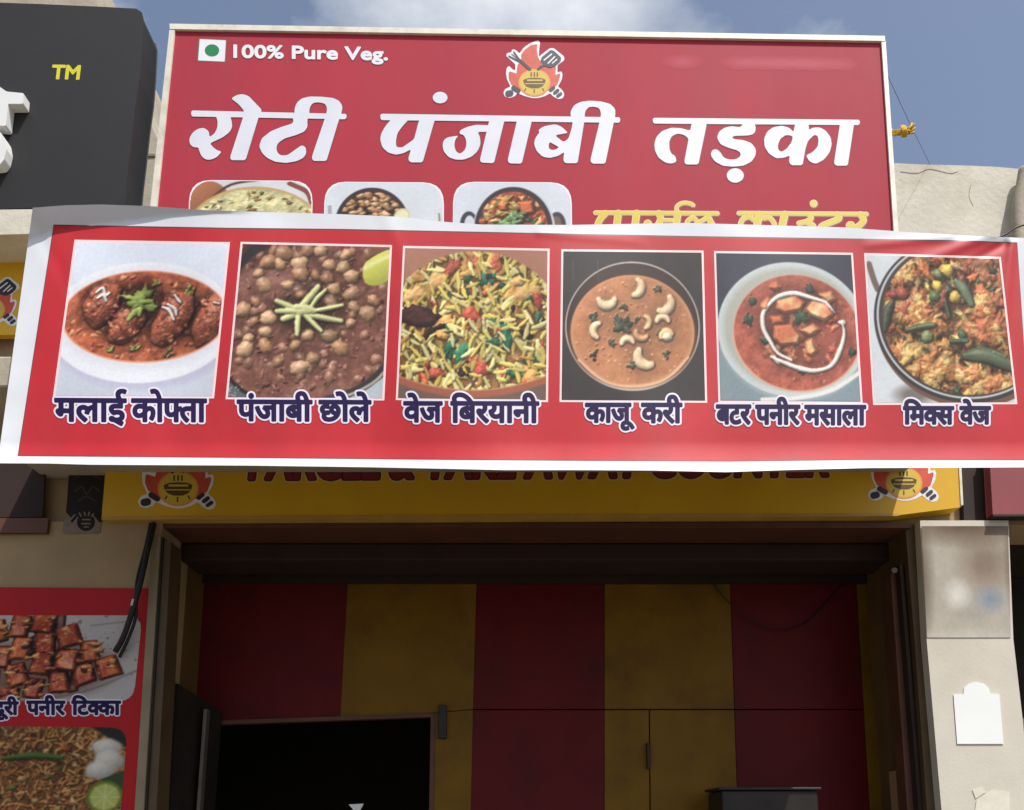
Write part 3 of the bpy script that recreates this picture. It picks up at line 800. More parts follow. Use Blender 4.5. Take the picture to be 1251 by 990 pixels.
def paint_mixveg(n):
    c = Canvas(n, (204, 210, 212)); c.grain(.05, 4)
    g = lambda x, y: ((x - 50) / .53, (y - 125) / .545)
    c.stroke([g(60, 160), g(75, 215), g(88, 250)], 22, (110, 92, 80), blur=8)
    c.ell(*g(200, 640), 180, 90, (120, 112, 106), blur=60)
    cx, cy = g(415, 360)
    c.ell(cx + 8, cy + 30, 662, 578, (112, 78, 62)); c.ell(cx, cy + 6, 660, 566, (52, 48, 52)); c.ell(cx, cy, 640, 546, (188, 190, 190)); c.ell(cx, cy, 624, 532, (60, 52, 52))
    f = lambda x, y: ((x - cx) / 590) ** 2 + ((y - cy) / 506) ** 2 < 1
    r = Relief(c, (176, 106, 62), 26, 8, .35)
    veg_mess(r, 330, f, (20, 64))
    for x, y, rx, ry in ((230, 340, 110, 95), (510, 400, 130, 70), (180, 490, 90, 40), (285, 545, 110, 80), (520, 610, 150, 60), (500, 310, 60, 70), (190, 195, 70, 50), (430, 560, 80, 40)):
        X0, Y0 = g(x, y)
        r.blob(X0, Y0, rx / .6, ry / .6, 60, (198, 130, 70), 0, 0, .3, .3, .6, 8, .8)
        for i in range(30):
            a = rng.uniform(0, 6.28); d = math.sqrt(rng.random())
            q = rng.uniform(24, 58)
            r.blob(X0 + rx / .58 * d * math.cos(a) * .9, Y0 + ry / .58 * d * math.sin(a) * .9, q * 1.1, q * .85, q * .6, np.array([(214, 166, 92), (198, 124, 70), (222, 182, 104), (200, 108, 66)][rng.integers(4)]) * (1.08 - .25 * d), rng.uniform(0, 3), 60 * (1 - d * d * .8) - 12, .35, .22, .5, 6, .7)
    for q, w, col in (([(105, 400), (120, 340), (140, 300)], 36, (70, 74, 58)), ([(400, 215), (430, 250), (450, 300)], 40, (104, 120, 90)), ([(410, 495), (500, 495), (600, 545)], 56, (80, 90, 66)), ([(190, 400), (260, 385), (300, 380)], 28, (94, 98, 62)), ([(360, 440), (420, 440)], 36, (72, 82, 58)), ([(350, 290), (360, 350)], 28, (82, 94, 64)), ([(520, 480), (560, 500)], 30, (92, 104, 76))):
        r.cap([g(*t) for t in q], [w * .5, w, w, w * .6], 44, col, 40, .3, .9)
    for x, y, q, col in ((310, 275, 22, (84, 102, 62)), (268, 425, 24, (134, 142, 92)), (390, 275, 24, (220, 176, 74)), (325, 235, 22, (222, 180, 70)), (370, 175, 24, (224, 184, 78)), (330, 190, 20, (124, 132, 74)), (405, 415, 20, (76, 100, 70)), (425, 450, 18, (180, 128, 80)), (185, 265, 26, (168, 76, 60)), (150, 270, 20, (150, 62, 54))):
        r.blob(*g(x, y), q / .54, q / .56, 40, col, 0, 40, .12, .15, .5, 3, .9)
    veg_mess(r, 60, f, (16, 40))
    r.shade(c.emask(cx + 5, cy + 3, 606, 518, 8), ao=.5, spec=.4, fine=2, aor=12)
    return c

def paint_naan(n):
    c = Canvas(n, (206, 210, 214)); c.grain(.05, 4)
    c.ell(150, 330, 200, 330, (146, 92, 64), shade=.3); c.stroke([(150, 250), (330, 50), (600, -20)], 14, (98, 60, 48))
    c.stroke([(820, 30), (960, 130), (1005, 260)], 26, (136, 72, 60))
    c.ell(540, 640, 575, 575, (196, 160, 100))
    r = Relief(c, (212, 204, 150), 22, 7, .12)
    for i in range(210):
        a = rng.uniform(0, 6.28); d = math.sqrt(rng.random())
        r.blob(540 + 530 * d * math.cos(a), 650 + 520 * d * math.sin(a), rng.uniform(10, 36), rng.uniform(8, 20), rng.uniform(4, 14), [(172, 148, 88), (116, 112, 62), (226, 220, 176), (146, 110, 60)][i % 4], rng.uniform(0, 3), rng.uniform(-6, 6), .35, .25)
    r.shade(c.emask(540, 650, 560, 560, 14), ao=.4, spec=.1, fine=4)
    return c

def paint_chana_bowl(n):
    c = Canvas(n, (208, 214, 222)); c.grain(.04, 4)
    c.ell(400, 520, 318, 460, (62, 46, 50))
    r = Relief(c, (104, 68, 54), 14, 8, .3)
    for i in range(170):
        a = rng.uniform(0, 6.28); d = math.sqrt(rng.random()) * .95
        r.blob(405 + 290 * d * math.cos(a), 530 + 425 * d * math.sin(a), rng.uniform(28, 38), rng.uniform(32, 46), 42, np.array([(192, 144, 98), (156, 104, 70), (206, 162, 116)][i % 3]) * rng.uniform(.85, 1.05), rng.uniform(0, 3), rng.uniform(-24, 10), .12, .2, .5, 4, .9)
    r.shade(c.emask(405, 530, 292, 424, 8), ao=.6, spec=.4)
    c.ell(650, 420, 72, 110, (206, 200, 150), .2); c.ell(650, 420, 56, 90, (226, 222, 182), .2)
    c.poly([(790, 640), (860, 500), (900, 560), (910, 720), (800, 760)], (178, 190, 112), shade=.2, cut=30); c.stroke([(980, 560), (960, 700), (940, 800)], [6, 22, 20], (120, 140, 70))
    c.stroke([(965, 380), (975, 560)], 8, (130, 146, 90)); c.stroke([(40, 300), (55, 800)], 16, (160, 164, 168))
    return c

def paint_karahi(n):
    c = Canvas(n, (208, 214, 224)); c.grain(.04, 4)
    for sg, x in ((1, 130), (-1, 880)):
        c.ell(x, 520, 78, 170, (64, 60, 72)); c.ell(x + 6 * sg, 520, 48, 120, (204, 208, 216) if sg > 0 else (120, 92, 80))
    c.ell(515, 560, 350, 520, (196, 200, 208)); c.ell(510, 560, 335, 510, (58, 48, 54))
    f = lambda x, y: ((x - 505) / 295) ** 2 + ((y - 570) / 460) ** 2 < 1
    r = Relief(c, (182, 84, 56), 20, 9, .35)
    veg_mess(r, 360, f, (16, 54))
    for x, y, q in ((620, 300, 80), (700, 640, 80), (350, 660, 90), (420, 300, 50)):
        r.block([(x - q, y - q * .8), (x + q * .7, y - q), (x + q, y + q), (x - q * .6, y + q * 1.1)], 50, (220, 158, 84), (204, 104, 62), 24, 30)
    for x, y in ((490, 420), (520, 520), (470, 600), (540, 400), (420, 520), (500, 680), (570, 640)): r.leaf(x, y, 70, (112, 148, 92), 14, 56)
    r.shade(c.emask(505, 570, 300, 465, 8), ao=.5, spec=.35, aor=8)
    return c

def paint_tikka(n):
    c = Canvas(n, (186, 180, 176), n * 6 // 10); c.grain(.06, 5)
    c.stroke([(100, 900), (330, 990), (700, 880), (1000, 640)], 10, (140, 134, 130), blur=14); c.stroke([(700, 120), (980, 60)], 8, (150, 146, 144))
    for i in range(130): c.ell(rng.normal(620, 190), rng.normal(430, 260), rng.uniform(4, 14), rng.uniform(6, 18), (120, 90, 70), alpha=.7)
    c.ell(420, 620, 500, 420, (110, 60, 44), blur=160, alpha=.7)
    r = Relief(c, (110, 56, 40), 10, 8, .3); r.H -= 40
    hit = np.zeros((c.h, c.w), bool)
    for (x0, y0), (x1, y1), k in (((-60, 330), (480, 40), 4), ((-40, 600), (640, 210), 5), ((60, 800), (790, 380), 5), ((180, 1000), (900, 560), 5)):
        for i in range(k):
            t = (i + .5) / k; x, y = x0 + (x1 - x0) * t + rng.uniform(-14, 14), y0 + (y1 - y0) * t + rng.uniform(-24, 24); q = rng.uniform(62, 84); z = i * 4 + rng.uniform(-8, 8)
            if (i + k) % 3 == 1: r.block([(x + q - 10, y - 150), (x + q + 50, y - 160), (x + q + 54, y + 100), (x + q - 10, y + 130)], 40, (96, 84, 52), (150, 96, 80), z - 20, 20)
            an = rng.uniform(-.3, .3); rot = lambda u, v: (x + u * math.cos(an) - .6 * v * math.sin(an), y + v * math.cos(an) + 1.66 * u * math.sin(an))
            r.block([rot(-q, -125 + rng.uniform(-15, 15)), rot(q * .75, -150), rot(q * rng.uniform(.9, 1.15), 110), rot(-q * .8, rng.uniform(120, 155))], 60, np.array((206, 104, 56)) * rng.uniform(.85, 1.1), (168, 62, 38), z, 34, (rng.uniform(-.2, .2), rng.uniform(0, .25)), .9)
            for v in range(10): r.blob(x + rng.uniform(-55, 55), y + rng.uniform(-105, 105), rng.uniform(12, 30), rng.uniform(12, 40), 10, [(222, 150, 84), (84, 36, 28), (204, 108, 60)][v % 3], rng.uniform(0, 3), z + 52, .35, .25, .5, 0, .9)
    r.shade(np.clip((r.H + 14) / 8, 0, 1), ao=.6, spec=.45, fine=3, aor=9)
    return c

def paint_pulao(n):
    c = Canvas(n, (128, 78, 40), n * 7 // 10)
    r = Relief(c, (150, 96, 54), 22, 7, .3)
    for i in range(900):
        x, y = rng.uniform(0, 1000), rng.uniform(0, 1000)
        a = rng.normal(1.1, .9); L = rng.uniform(14, 28); w = rng.uniform(7, 10)
        r.cap([(x - L * math.cos(a), y - L * 1.4 * math.sin(a)), (x + L * math.cos(a), y + L * 1.4 * math.sin(a))], w, 16, np.array([(200, 138, 72), (180, 114, 60), (212, 160, 94), (160, 98, 52)][i % 4]) * rng.uniform(.85, 1.05), rng.uniform(-10, 26), .1, .3)
    for i in range(24): r.blob(rng.uniform(0, 760), rng.uniform(200, 1000), rng.uniform(16, 34), rng.uniform(14, 34), 30, [(176, 84, 46), (206, 160, 100), (96, 104, 50)][i % 3], rng.uniform(0, 3), 26, .3, .3)
    r.cap([(240, 320), (420, 285), (600, 305)], [14, 34, 20], 24, (74, 106, 44), 50)
    r.shade(None, ao=.35, spec=.12, aor=7, amb=.6, fine=2)
    c.poly([(-10, 280), (160, 330), (140, 470), (-10, 470)], (48, 36, 30), cut=30, blur=20)
    c.poly([(760, -10), (1010, -10), (1010, 200), (900, 120)], (44, 46, 40))
    for x, y in ((880, 210), (900, 330), (850, 420)): c.ell(x, y, 110, 110, (192, 184, 170), shade=.25, blur=30, wob=.1); c.ell(x, y, 70, 74, (204, 198, 186), shade=.2, blur=30)
    c.poly([(850, 520), (1010, 420), (1010, 640), (900, 640)], (60, 76, 44), cut=20)
    c.ell(890, 690, 118, 165, (104, 122, 38)); c.ell(890, 690, 102, 145, (184, 190, 96), blur=20)
    for k in range(8): c.stroke([(890, 690), (890 + 92 * math.cos(k * .785), 690 + 130 * math.sin(k * .785))], 4, (206, 210, 146), curve=False, blur=8)
    c.ell(950, 950, 120, 110, (140, 120, 120)); c.stroke([(830, 960), (930, 900), (1000, 870)], 10, (190, 172, 172))
    return c

def picture(name, canvas, quad, surf, lift, parent, label, radius=None, gain=1.0, bare=None):
    """lays a painted canvas on the surface inside the pixel quad (TL, TR, BR, BL)"""
    h, w = canvas.h, canvas.w
    q = np.array(quad, float)
    u, v = np.meshgrid(np.linspace(0, 1, w), np.linspace(0, 1, h))
    p = ((1 - u) * (1 - v))[..., None] * q[0] + (u * (1 - v))[..., None] * q[1] + (u * v)[..., None] * q[2] + ((1 - u) * v)[..., None] * q[3]
    P = surf(p[..., 0], p[..., 1], lift).reshape(-1, 3)
    idx = np.arange(h * w).reshape(h, w)
    F = np.stack([idx[1:, :-1], idx[1:, 1:], idx[:-1, 1:], idx[:-1, :-1]], -1).reshape(-1, 4)
    if radius:
        Wp = np.hypot(*(q[1] - q[0])); Hp = np.hypot(*(q[3] - q[0]))
        dx = np.maximum(np.abs(u - .5) * Wp - (Wp / 2 - radius), 0); dy = np.maximum(np.abs(v - .5) * Hp - (Hp / 2 - radius), 0)
        ok = (np.hypot(dx, dy) <= radius).reshape(-1)
        F = F[ok[F].all(1)]
    if bare is not None:                                    # nothing printed where the canvas kept its bare colour
        ok = (np.abs(canvas.a - np.array(bare, float)).sum(-1) > 7).reshape(-1)
        F = F[ok[F].all(1)]
    return mesh_ob(name, P, F, M_PRINT if bare is None else M_PRINT2, parent, cols=canvas.done(gain), smooth=True, label=label)

def rrect(quad, r, n=6):
    q = np.array(quad, float); out = []
    for i in range(4):
        a, b, c = q[i - 1], q[i], q[(i + 1) % 4]
        d1 = (a - b) / np.hypot(*(a - b)); d2 = (c - b) / np.hypot(*(c - b))
        p0, p2 = b + d1 * r, b + d2 * r
        for t in np.linspace(0, 1, n): out.append((1 - t) ** 2 * p0 + 2 * t * (1 - t) * b + t * t * p2)
    return np.array(out)

# ------------------------------------------------------------------ the emblem (flame, grill, fork and spatula)
def emblem(cx, cy, s, surf, lift, parent, lean=0.0):
    def T(p):
        p = np.asarray(p, float); q = (p - np.array([592, 520])) / 11.0 * s
        return np.stack([cx + q[:, 0] - lean * q[:, 1], cy + q[:, 1]], -1)
    h = 0.45 * max(.8, s)
    sil = T([(640, 122), (668, 150), (655, 250), (650, 345), (690, 310), (800, 228), (850, 228), (990, 340), (994, 390), (900, 460), (900, 555), (952, 540), (970, 580), (955, 660), (905, 745), (965, 790), (995, 850), (972, 902), (910, 915), (850, 884), (800, 835), (730, 875), (640, 900), (560, 900), (450, 870), (360, 832), (330, 874), (260, 899), (196, 884), (172, 830), (196, 778), (270, 745), (222, 650), (208, 560), (222, 485), (255, 468), (290, 510), (332, 530), (335, 450), (208, 330), (226, 292), (280, 286), (290, 246), (330, 246), (390, 300), (450, 218), (530, 163)])
    e = shape("emblem", surf, lift, M_WHITE, parent, [[sil]], h=h, cut=1.0)
    L = lift + 0.0012
    fl = T([(630, 172), (622, 250), (640, 350), (668, 400), (700, 460), (880, 480), (872, 588), (932, 568), (938, 600), (900, 720), (850, 760), (800, 800), (400, 800), (330, 740), (280, 720), (245, 640), (245, 560), (260, 540), (350, 570), (365, 450), (420, 400), (410, 320), (460, 250), (540, 190)])
    shape("flame", surf, L, M_FLAME, e, [[fl]], h=h, cut=.6)
    shape("disc_rim", surf, L + .0012, M_DISCR, e, [[T(ring_ell(592, 693, 216, 186))]], h=h, cut=0)
    shape("grill_disc", surf, L + .0024, M_DISC, e, [[T(ring_ell(592, 692, 196, 168))]], h=h, cut=0)
    k = s / 11
    shape("grill", surf, L + .0036, M_BRN, e, [[T([(440, 655), (500, 632), (592, 625), (690, 632), (742, 655), (735, 690), (700, 740), (640, 767), (545, 767), (480, 740), (445, 690)])]],
          [(T([(548, 560), (548, 605)]), 9 * k), (T([(590, 560), (590, 605)]), 9 * k), (T([(630, 560), (630, 605)]), 9 * k), (T([(476, 772), (460, 800)]), 8 * k), (T([(588, 785), (588, 828)]), 8 * k), (T([(700, 772), (716, 800)]), 8 * k)], h=h, cut=.5)
    shape("grill_top", surf, L + .0048, M_DISC, e, [], [(T([(470, 706), (712, 706)]), 6 * k), (T([(500, 660), (690, 660)]), 11 * k)], h=h)
    shape("spatula", surf, L + .0036, M_INK, e, [[T([(672, 400), (690, 350), (808, 252), (850, 262), (950, 352), (946, 400), (870, 470), (800, 492), (730, 470)])]], [(T([(730, 450), (690, 470), (640, 512)]), 16 * k)], h=h, cut=.8)
    shape("fork", surf, L + .0036, M_INK, e, [], [(T([(400, 395), (450, 440), (530, 515)]), 20 * k), (T([(250, 335), (395, 410)]), 9 * k), (T([(315, 280), (400, 395)]), 9 * k), (T([(285, 305), (400, 400)]), 5 * k)], h=h)
    for p, r in (([(310, 760), (375, 800)], 30), ([(240, 838), (270, 832)], 40), ([(850, 758), (810, 790)], 22), ([(866, 826), (905, 795)], 22), ([(905, 868), (945, 840)], 20)):
        shape("handle", surf, L + .0036, M_INK, e, [], [(T(p), r * k)], h=h)
    shape("spatula_slot", surf, L + .0048, M_WHITE, e, [], [(T([(720, 390), (822, 308)]), 9 * k), (T([(775, 432), (862, 345)]), 9 * k), (T([(832, 430), (892, 380)]), 8 * k)], h=h)
    return e

# ================================================================== SETTING
YF = 3.40                                    # shop front
YP = 3.92                                    # partition inside the shop
YM = 3.42                                    # big red signboard
# street
g = mesh_ob("ground", [(-300, -300, 0), (300, -300, 0), (300, 300, 0), (-300, 300, 0)], [[0, 1, 2, 3]], M_ROAD)
g["kind"] = "structure"; g["label"] = "dusty grey street in front of the shop"; g["category"] = "street"

# shop front building: left wall, slab, front wall, room behind
xl0, xl1 = -6.0, X(186, 800, YF)
xr0, xr1 = X(1130, 800, YF), X(1240, 800, YF)
z_lint = Z(632, YF)
shop = thing("shop_building", "food shop building with cream side wall and dark recessed shop opening", "building", (0, YF + .3, 0))
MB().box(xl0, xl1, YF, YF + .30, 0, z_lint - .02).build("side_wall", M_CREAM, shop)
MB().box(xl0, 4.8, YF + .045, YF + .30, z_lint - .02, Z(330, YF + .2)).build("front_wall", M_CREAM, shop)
x_se = X(1100, 560, YF)
MB().box(X(52, 560, YF), x_se, 2.66, YF + .04, 3.12, 3.24).build("canopy_slab", M_CONC, shop, bevel=.008)
MB().box(xl1 + .005, xr0 - .005, YF + .01, YP + .3, z_lint - .045, z_lint - .024).build("soffit", M_LBRN, shop)
MB().box(xl1 + .005, xr0 - .005, YF + .20, YF + .42, z_lint - .13, z_lint - .047).build("shutter_box", M_DBRN, shop, bevel=.01)
zb = Z(714, YP)
MB().box(xl1, xr0, YP - .03, YP + .02, zb, z_lint - .047).build("header_board", M_DBRN, shop)
# side walls of the recess
MB().box(xl1 - .16, xl1 - .003, YF + .302, YP + .3, 0, z_lint - .047).build("recess_wall", M_OLV, shop)
MB().box(xr0 + .003, xr0 + .16, YF + .302, YP + .3, 0, z_lint - .047).build("recess_wall", M_OLV, shop)
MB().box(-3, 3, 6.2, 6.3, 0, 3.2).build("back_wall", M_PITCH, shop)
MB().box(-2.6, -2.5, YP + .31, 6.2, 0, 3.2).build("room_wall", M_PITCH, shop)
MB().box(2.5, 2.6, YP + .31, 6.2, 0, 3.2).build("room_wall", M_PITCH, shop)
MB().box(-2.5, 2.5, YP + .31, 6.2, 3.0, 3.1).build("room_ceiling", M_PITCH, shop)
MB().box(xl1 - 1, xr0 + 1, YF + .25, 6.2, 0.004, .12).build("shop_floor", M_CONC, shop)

# striped partition with its doorway
part = thing("striped_partition", "partition of wide dark red and yellow laminate stripes inside the shop", "partition", (0, YP, 0))
zt = zb
def stripe(m, pxs, z0, z1, dy=0.0, name="panel"):
    """pxs: pixel x of both edges at height 715 and 985"""
    t = lambda z: None
    a, b, c, d = pxs
    xt0, xt1 = X(a, 715, YP), X(b, 715, YP)
    xb0, xb1 = X(c, 985, YP), X(d, 985, YP)
    zt_, zb_ = Z(715, YP), Z(985, YP)
    f = lambda x0, x1, z: x0 + (x1 - x0) * (zt_ - z) / (zt_ - zb_)
    p = [(f(xt0, xb0, z1), z1), (f(xt1, xb1, z1), z1), (f(xt1, xb1, z0), z0), (f(xt0, xb0, z0), z0)]
    return MB().hexa([(x, YP + dy, z) for x, z in p], [(x, YP + dy + .025, z) for x, z in p]).build(name, m, part, bevel=.0015)
zs = Z(867, YP)
g3 = .003
def panel(m, q): return MB().slab(q, YP, .025).build("panel", m, part, bevel=.0015)
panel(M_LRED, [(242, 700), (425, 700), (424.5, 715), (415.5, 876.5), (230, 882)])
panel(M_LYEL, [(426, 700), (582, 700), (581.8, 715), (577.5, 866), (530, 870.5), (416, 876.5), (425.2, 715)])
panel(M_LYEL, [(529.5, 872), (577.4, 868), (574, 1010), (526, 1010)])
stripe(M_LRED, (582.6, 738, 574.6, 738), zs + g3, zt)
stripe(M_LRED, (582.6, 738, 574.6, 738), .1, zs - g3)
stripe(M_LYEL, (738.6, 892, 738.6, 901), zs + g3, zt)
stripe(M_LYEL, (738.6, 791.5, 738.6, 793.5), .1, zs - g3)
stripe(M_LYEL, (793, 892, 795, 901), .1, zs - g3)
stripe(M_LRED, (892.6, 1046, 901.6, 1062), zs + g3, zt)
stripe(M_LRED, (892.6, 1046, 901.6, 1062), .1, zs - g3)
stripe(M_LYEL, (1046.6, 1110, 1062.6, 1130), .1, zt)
MB().box(xl1, xr0, YP + .03, YP + .05, Z(874, YP), zt + .02).build("backing", M_DBRN, part)
MB().box(X(530, 870, YP), xr0, YP + .03, YP + .05, .1, Z(874.5, YP)).build("backing", M_DBRN, part)
MB().slab([(262, 880.5), (530, 871.5), (530, 876), (262, 885.5)], YP - .012, .05).build("door_head", M_LBRN, part)
MB().box(X(526, 900, YP), X(531, 900, YP), YP - .008, YP + .03, .1, Z(876.5, YP)).build("door_post", M_LBRN, part)
MB().box(X(536, 880, YP), X(546, 880, YP), YP - .022, YP - .001, Z(903, YP), Z(862, YP)).build("latch", M_DSTEEL, part, bevel=.004)
MB().box(X(788, 880, YP), X(792, 880, YP), YP - .03, YP - .001, Z(940, YP), Z(908, YP)).build("door_handle", M_DSTEEL, part, bevel=.004)

# left and right jambs of the opening
j = thing("shutter_guide", "pale steel shutter guide rail along the left edge of the shop opening", "guide rail", (xl1, YF, 0))
MB().hexa([at(186, 655, YF - .02), at(196, 655, YF - .02), at(174, 1010, YF - .02), at(163, 1010, YF - .02)], [at(186, 655, YF - .02) + (0, .1, 0), at(196, 655, YF - .02) + (0, .1, 0), at(174, 1010, YF - .02) + (0, .1, 0), at(163, 1010, YF - .02) + (0, .1, 0)]).build("rail", M_RAIL, j)
MB().hexa([at(196.5, 655, YF - .01), at(199.5, 657, YF - .01), at(178, 1010, YF - .01), at(174.5, 1010, YF - .01)], [at(p, q, YF - .01) + (0, .12, 0) for p, q in ((196.5, 655), (199.5, 657), (178, 1010), (174.5, 1010))]).build("groove", M_DSTEEL, j)
MB().hexa([at(200, 660, YF), at(209, 662, YF), at(190, 1010, YF), at(178.5, 1010, YF)], [at(p, q, YF) + (0, .12, 0) for p, q in ((200, 660), (209, 662), (190, 1010), (178.5, 1010))]).build("lip", M_LIP, j)
j = thing("shutter_guide", "dark brown shutter guide rail along the right edge of the shop opening", "guide rail", (xr0, YF, 0))
q = [(1088, 700), (1094, 700), (1118, 1010), (1110, 1010)]
MB().hexa([at(a, b, YF + .1) for a, b in q], [at(a, b, YF + .1) + (0, .08, 0) for a, b in q]).build("rail", M_LBRN, j)
q = [(1099, 690), (1103, 690), (1129, 1010), (1124, 1010)]
MB().hexa([at(a, b, YF + .06) for a, b in q], [at(a, b, YF + .06) + (0, .08, 0) for a, b in q]).build("groove", M_DBRN, j)
MB().tube([at(1092, 697, YF + .08), at(1093, 697, YF + .02)], .012).build("bolt", M_STEEL, j)

# ------------------------------------------------------------------ right pillar and neighbours
pil = thing("pillar", "cream painted pillar in sunlight right of the shop opening", "pillar", (xr0, YF, 0))
q = [(1112, 640), (1234, 640), (1236, 781), (1247, 880), (1258, 1010), (1152, 1010), (1132, 781), (1124, 690)]
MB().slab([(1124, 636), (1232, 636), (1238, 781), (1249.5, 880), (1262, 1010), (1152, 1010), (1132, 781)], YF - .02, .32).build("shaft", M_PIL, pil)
q = [(1106, 640), (1122, 640), (1131.5, 781), (1151, 1010), (1134, 1010), (1118, 790)]
MB().slab(q, YF + .03, .28).build("reveal", M_LIP, pil)
nt = thing("notice", "blank white paper notice with a rounded tab on the sunlit pillar", "notice", at(1196, 870, YF - .022))
lx = [(1165, 849), (1177, 848.5), (1178, 841), (1184, 835.5), (1192, 833.5), (1202, 835.5), (1208, 841), (1210, 848.5), (1221, 848.5), (1226, 909), (1169.5, 909)]
MB().slab(lx, YF - .024, .003).build("sheet", M_PAPER, nt)
nt2 = thing("paper_remnant", "torn remains of a pasted paper low on the sunlit pillar", "paper", at(1210, 980, YF - .022))
M_REM = mat("paste_remnant", (222, 216, 200), .8, .08, 20)
MB().slab([(1193, 978), (1206, 970), (1212, 966), (1233, 968), (1234, 1000), (1190, 1000)], YF - .023, .002).build("sheet", M_REM, nt2)
MB().slab([(1188, 965), (1200, 962), (1204, 968), (1192, 976)], YF - .0225, .0015).build("scrap", M_REM, nt2)
# pale poster with a blue patch
def paint_poster(n):
    c = Canvas(n, (178, 170, 156), n * 13 // 10)
    c.ell(720, 330, 420, 330, (136, 118, 100), blur=260, alpha=.9); c.ell(500, -80, 900, 300, (98, 78, 56), blur=220)
    c.ell(-60, 420, 210, 700, (100, 84, 68), blur=190); c.ell(1050, 300, 130, 620, (104, 88, 74), blur=120)
    c.ell(380, 610, 200, 170, (214, 210, 200), blur=150); c.ell(760, 660, 230, 150, (132, 144, 162), blur=140, alpha=.9); c.ell(560, 790, 300, 90, (166, 158, 148), blur=90)
    c.ell(500, 1040, 900, 150, (205, 198, 183), blur=130)
    c.grain(.04, 6); return c
po = thing("faded_poster", "faded grey poster with pale and bluish patches high on the pillar", "poster", at(1180, 720, YF - .03))
picture("sheet", paint_poster(110), [(1125.5, 643), (1231.5, 643), (1235, 779), (1132.5, 779)], flat(YF - .022), .002, po, None)

nb = thing("neighbour_signboard", "dull maroon signboard of the neighbouring shop at the right edge", "signboard", at(1240, 600, YF - .05))
MB().slab([(1209, 540), (1300, 540), (1300, 628), (1214, 628)], YF - .05, .05).build("panel", M_PINKB, nb, bevel=.004)
MB().slab([(1213, 628.5), (1300, 628.5), (1300, 631), (1213.5, 631)], YF - .055, .05).build("edge_trim", M_DBRN, nb)
nbr = thing("neighbour_shop", "dark opening of the neighbouring shop right of the pillar", "shop", (xr1 + .6, YF + .3, 0))
MB().box(X(1233, 800, YF + .1) + .03, 4.8, YF + .9, YF + .96, 0, z_lint).build("shutter", M_PITCH, nbr)
MB().box(X(1233, 800, YF + .1), 4.8, YF + .31, YF + 1.0, z_lint + .01, z_lint + .1).build("shade_lintel", M_DBRN, nbr)  # ceiling piece added over the opening to keep sun off its inside
MB().slab([(1174, 545), (1212, 545), (1216, 636), (1178, 636)], YF + .01, .04).build("reveal", M_DBRN, nbr)
MB().slab([(1246.5, 880), (1262, 875), (1266, 905), (1249.5, 905)], YF + .1, .05).build("red_box", M_PINKB, nbr)

# ------------------------------------------------------------------ yellow counter board under the banner
yb = thing("counter_signboard", "yellow signboard with maroon lettering half hidden under the hanging banner", "signboard", at(650, 632, YF - .03))
YY = YF - .035
MB().slab([(135, 500), (1168, 500), (1174, 617), (1173, 620), (1098, 629.5), (124, 634)], YY, .075).build("panel", M_YEL, yb)
MB().slab([(124, 631.5), (1098, 627), (1098, 630.5), (124, 635.2)], YY - .004, .06).build("bottom_trim", mat("trim_yellow", (190, 150, 70), .5), yb)
MB().slab([(1168, 500), (1171, 500), (1177, 617), (1174, 617)], YY - .004, .06).build("side_trim", M_FRAME, yb)
sy = flat(YY)
tok = "PARCEL & TAKE AWAY COUNTER"
lettering("lettering", tok, 303, 1012, 545, 587, sy, .002, [("lettering", 1.7, M_MAROON, 0), ("dark_outline", 3.2, M_MDARK, 0), ("pale_halo", 4.8, M_PALEY, 0)], yb, slope=-.006, shear=.14, h=.8, deva=False)
emblem(218, 577, 1.28, sy, .002, yb, .02)
emblem(1104, 572, 1.16, sy, .002, yb, -.02)

# ------------------------------------------------------------------ left side under the banner
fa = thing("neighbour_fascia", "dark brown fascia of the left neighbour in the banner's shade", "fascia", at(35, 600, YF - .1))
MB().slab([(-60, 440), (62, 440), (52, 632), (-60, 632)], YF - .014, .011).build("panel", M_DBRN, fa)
MB().slab([(-60, 634), (58, 634), (56, 650), (-60, 650)], YF - .022, .019).build("ledge", M_LBRN, fa, bevel=.004)
stk = thing("badge_sticker", "dark badge sticker with a scrolled ribbon left of the yellow signboard", "sticker", at(103, 610, YF - .004))
M_STK = mat("sticker_dark", (24, 16, 15), .8, .25, 40)
M_STG = mat("sticker_grey", (130, 112, 94), .6, .15, 40)
M_STM = mat("sticker_mid", (50, 36, 32), .6, .2, 60)
s0 = flat(YF - .003)
shape("badge", s0, .001, M_STK, stk, [[[(86, 555), (130, 555), (124, 634), (80, 634)]]], cut=8)
shape("badge_pattern", s0, .0022, M_STM, stk, [], [(catmull([(92, 600), (100, 595), (106, 604), (113, 595), (121, 600)]), 1.2), (catmull([(90, 585), (106, 578), (122, 585)]), 1.5), (catmull([(96, 612), (106, 607), (116, 612)]), 1.2), (catmull([(92, 570), (108, 566), (122, 570)]), 1.2)], h=.6)
shape("ribbon", s0, .0024, M_STG, stk, [[[(78, 634), (124, 634), (122, 652), (76, 652)]]], [(catmull([(84, 640), (92, 630), (96, 638)]), 1.6), (catmull([(108, 630), (116, 632), (121, 640)]), 1.6)], cut=3)
shape("roundel", s0, .0036, M_STK, stk, [[ring_ell(105, 638, 11, 11)]], [(catmull([(88, 637), (97, 628), (113, 628), (122, 637)]), 1.6)], h=.5, cut=0)
shape("roundel_mark", s0, .0048, M_STG, stk, [], [([(101, 635), (110, 635)], .9), ([(100, 640), (110, 640)], .9), ([(103, 644), (108, 644)], .8), ([(97, 627), (99, 631)], .9), ([(103, 626), (104, 630)], .9), ([(109, 626), (108, 630)], .9), ([(114, 628), (112, 631)], .9)], h=.5)

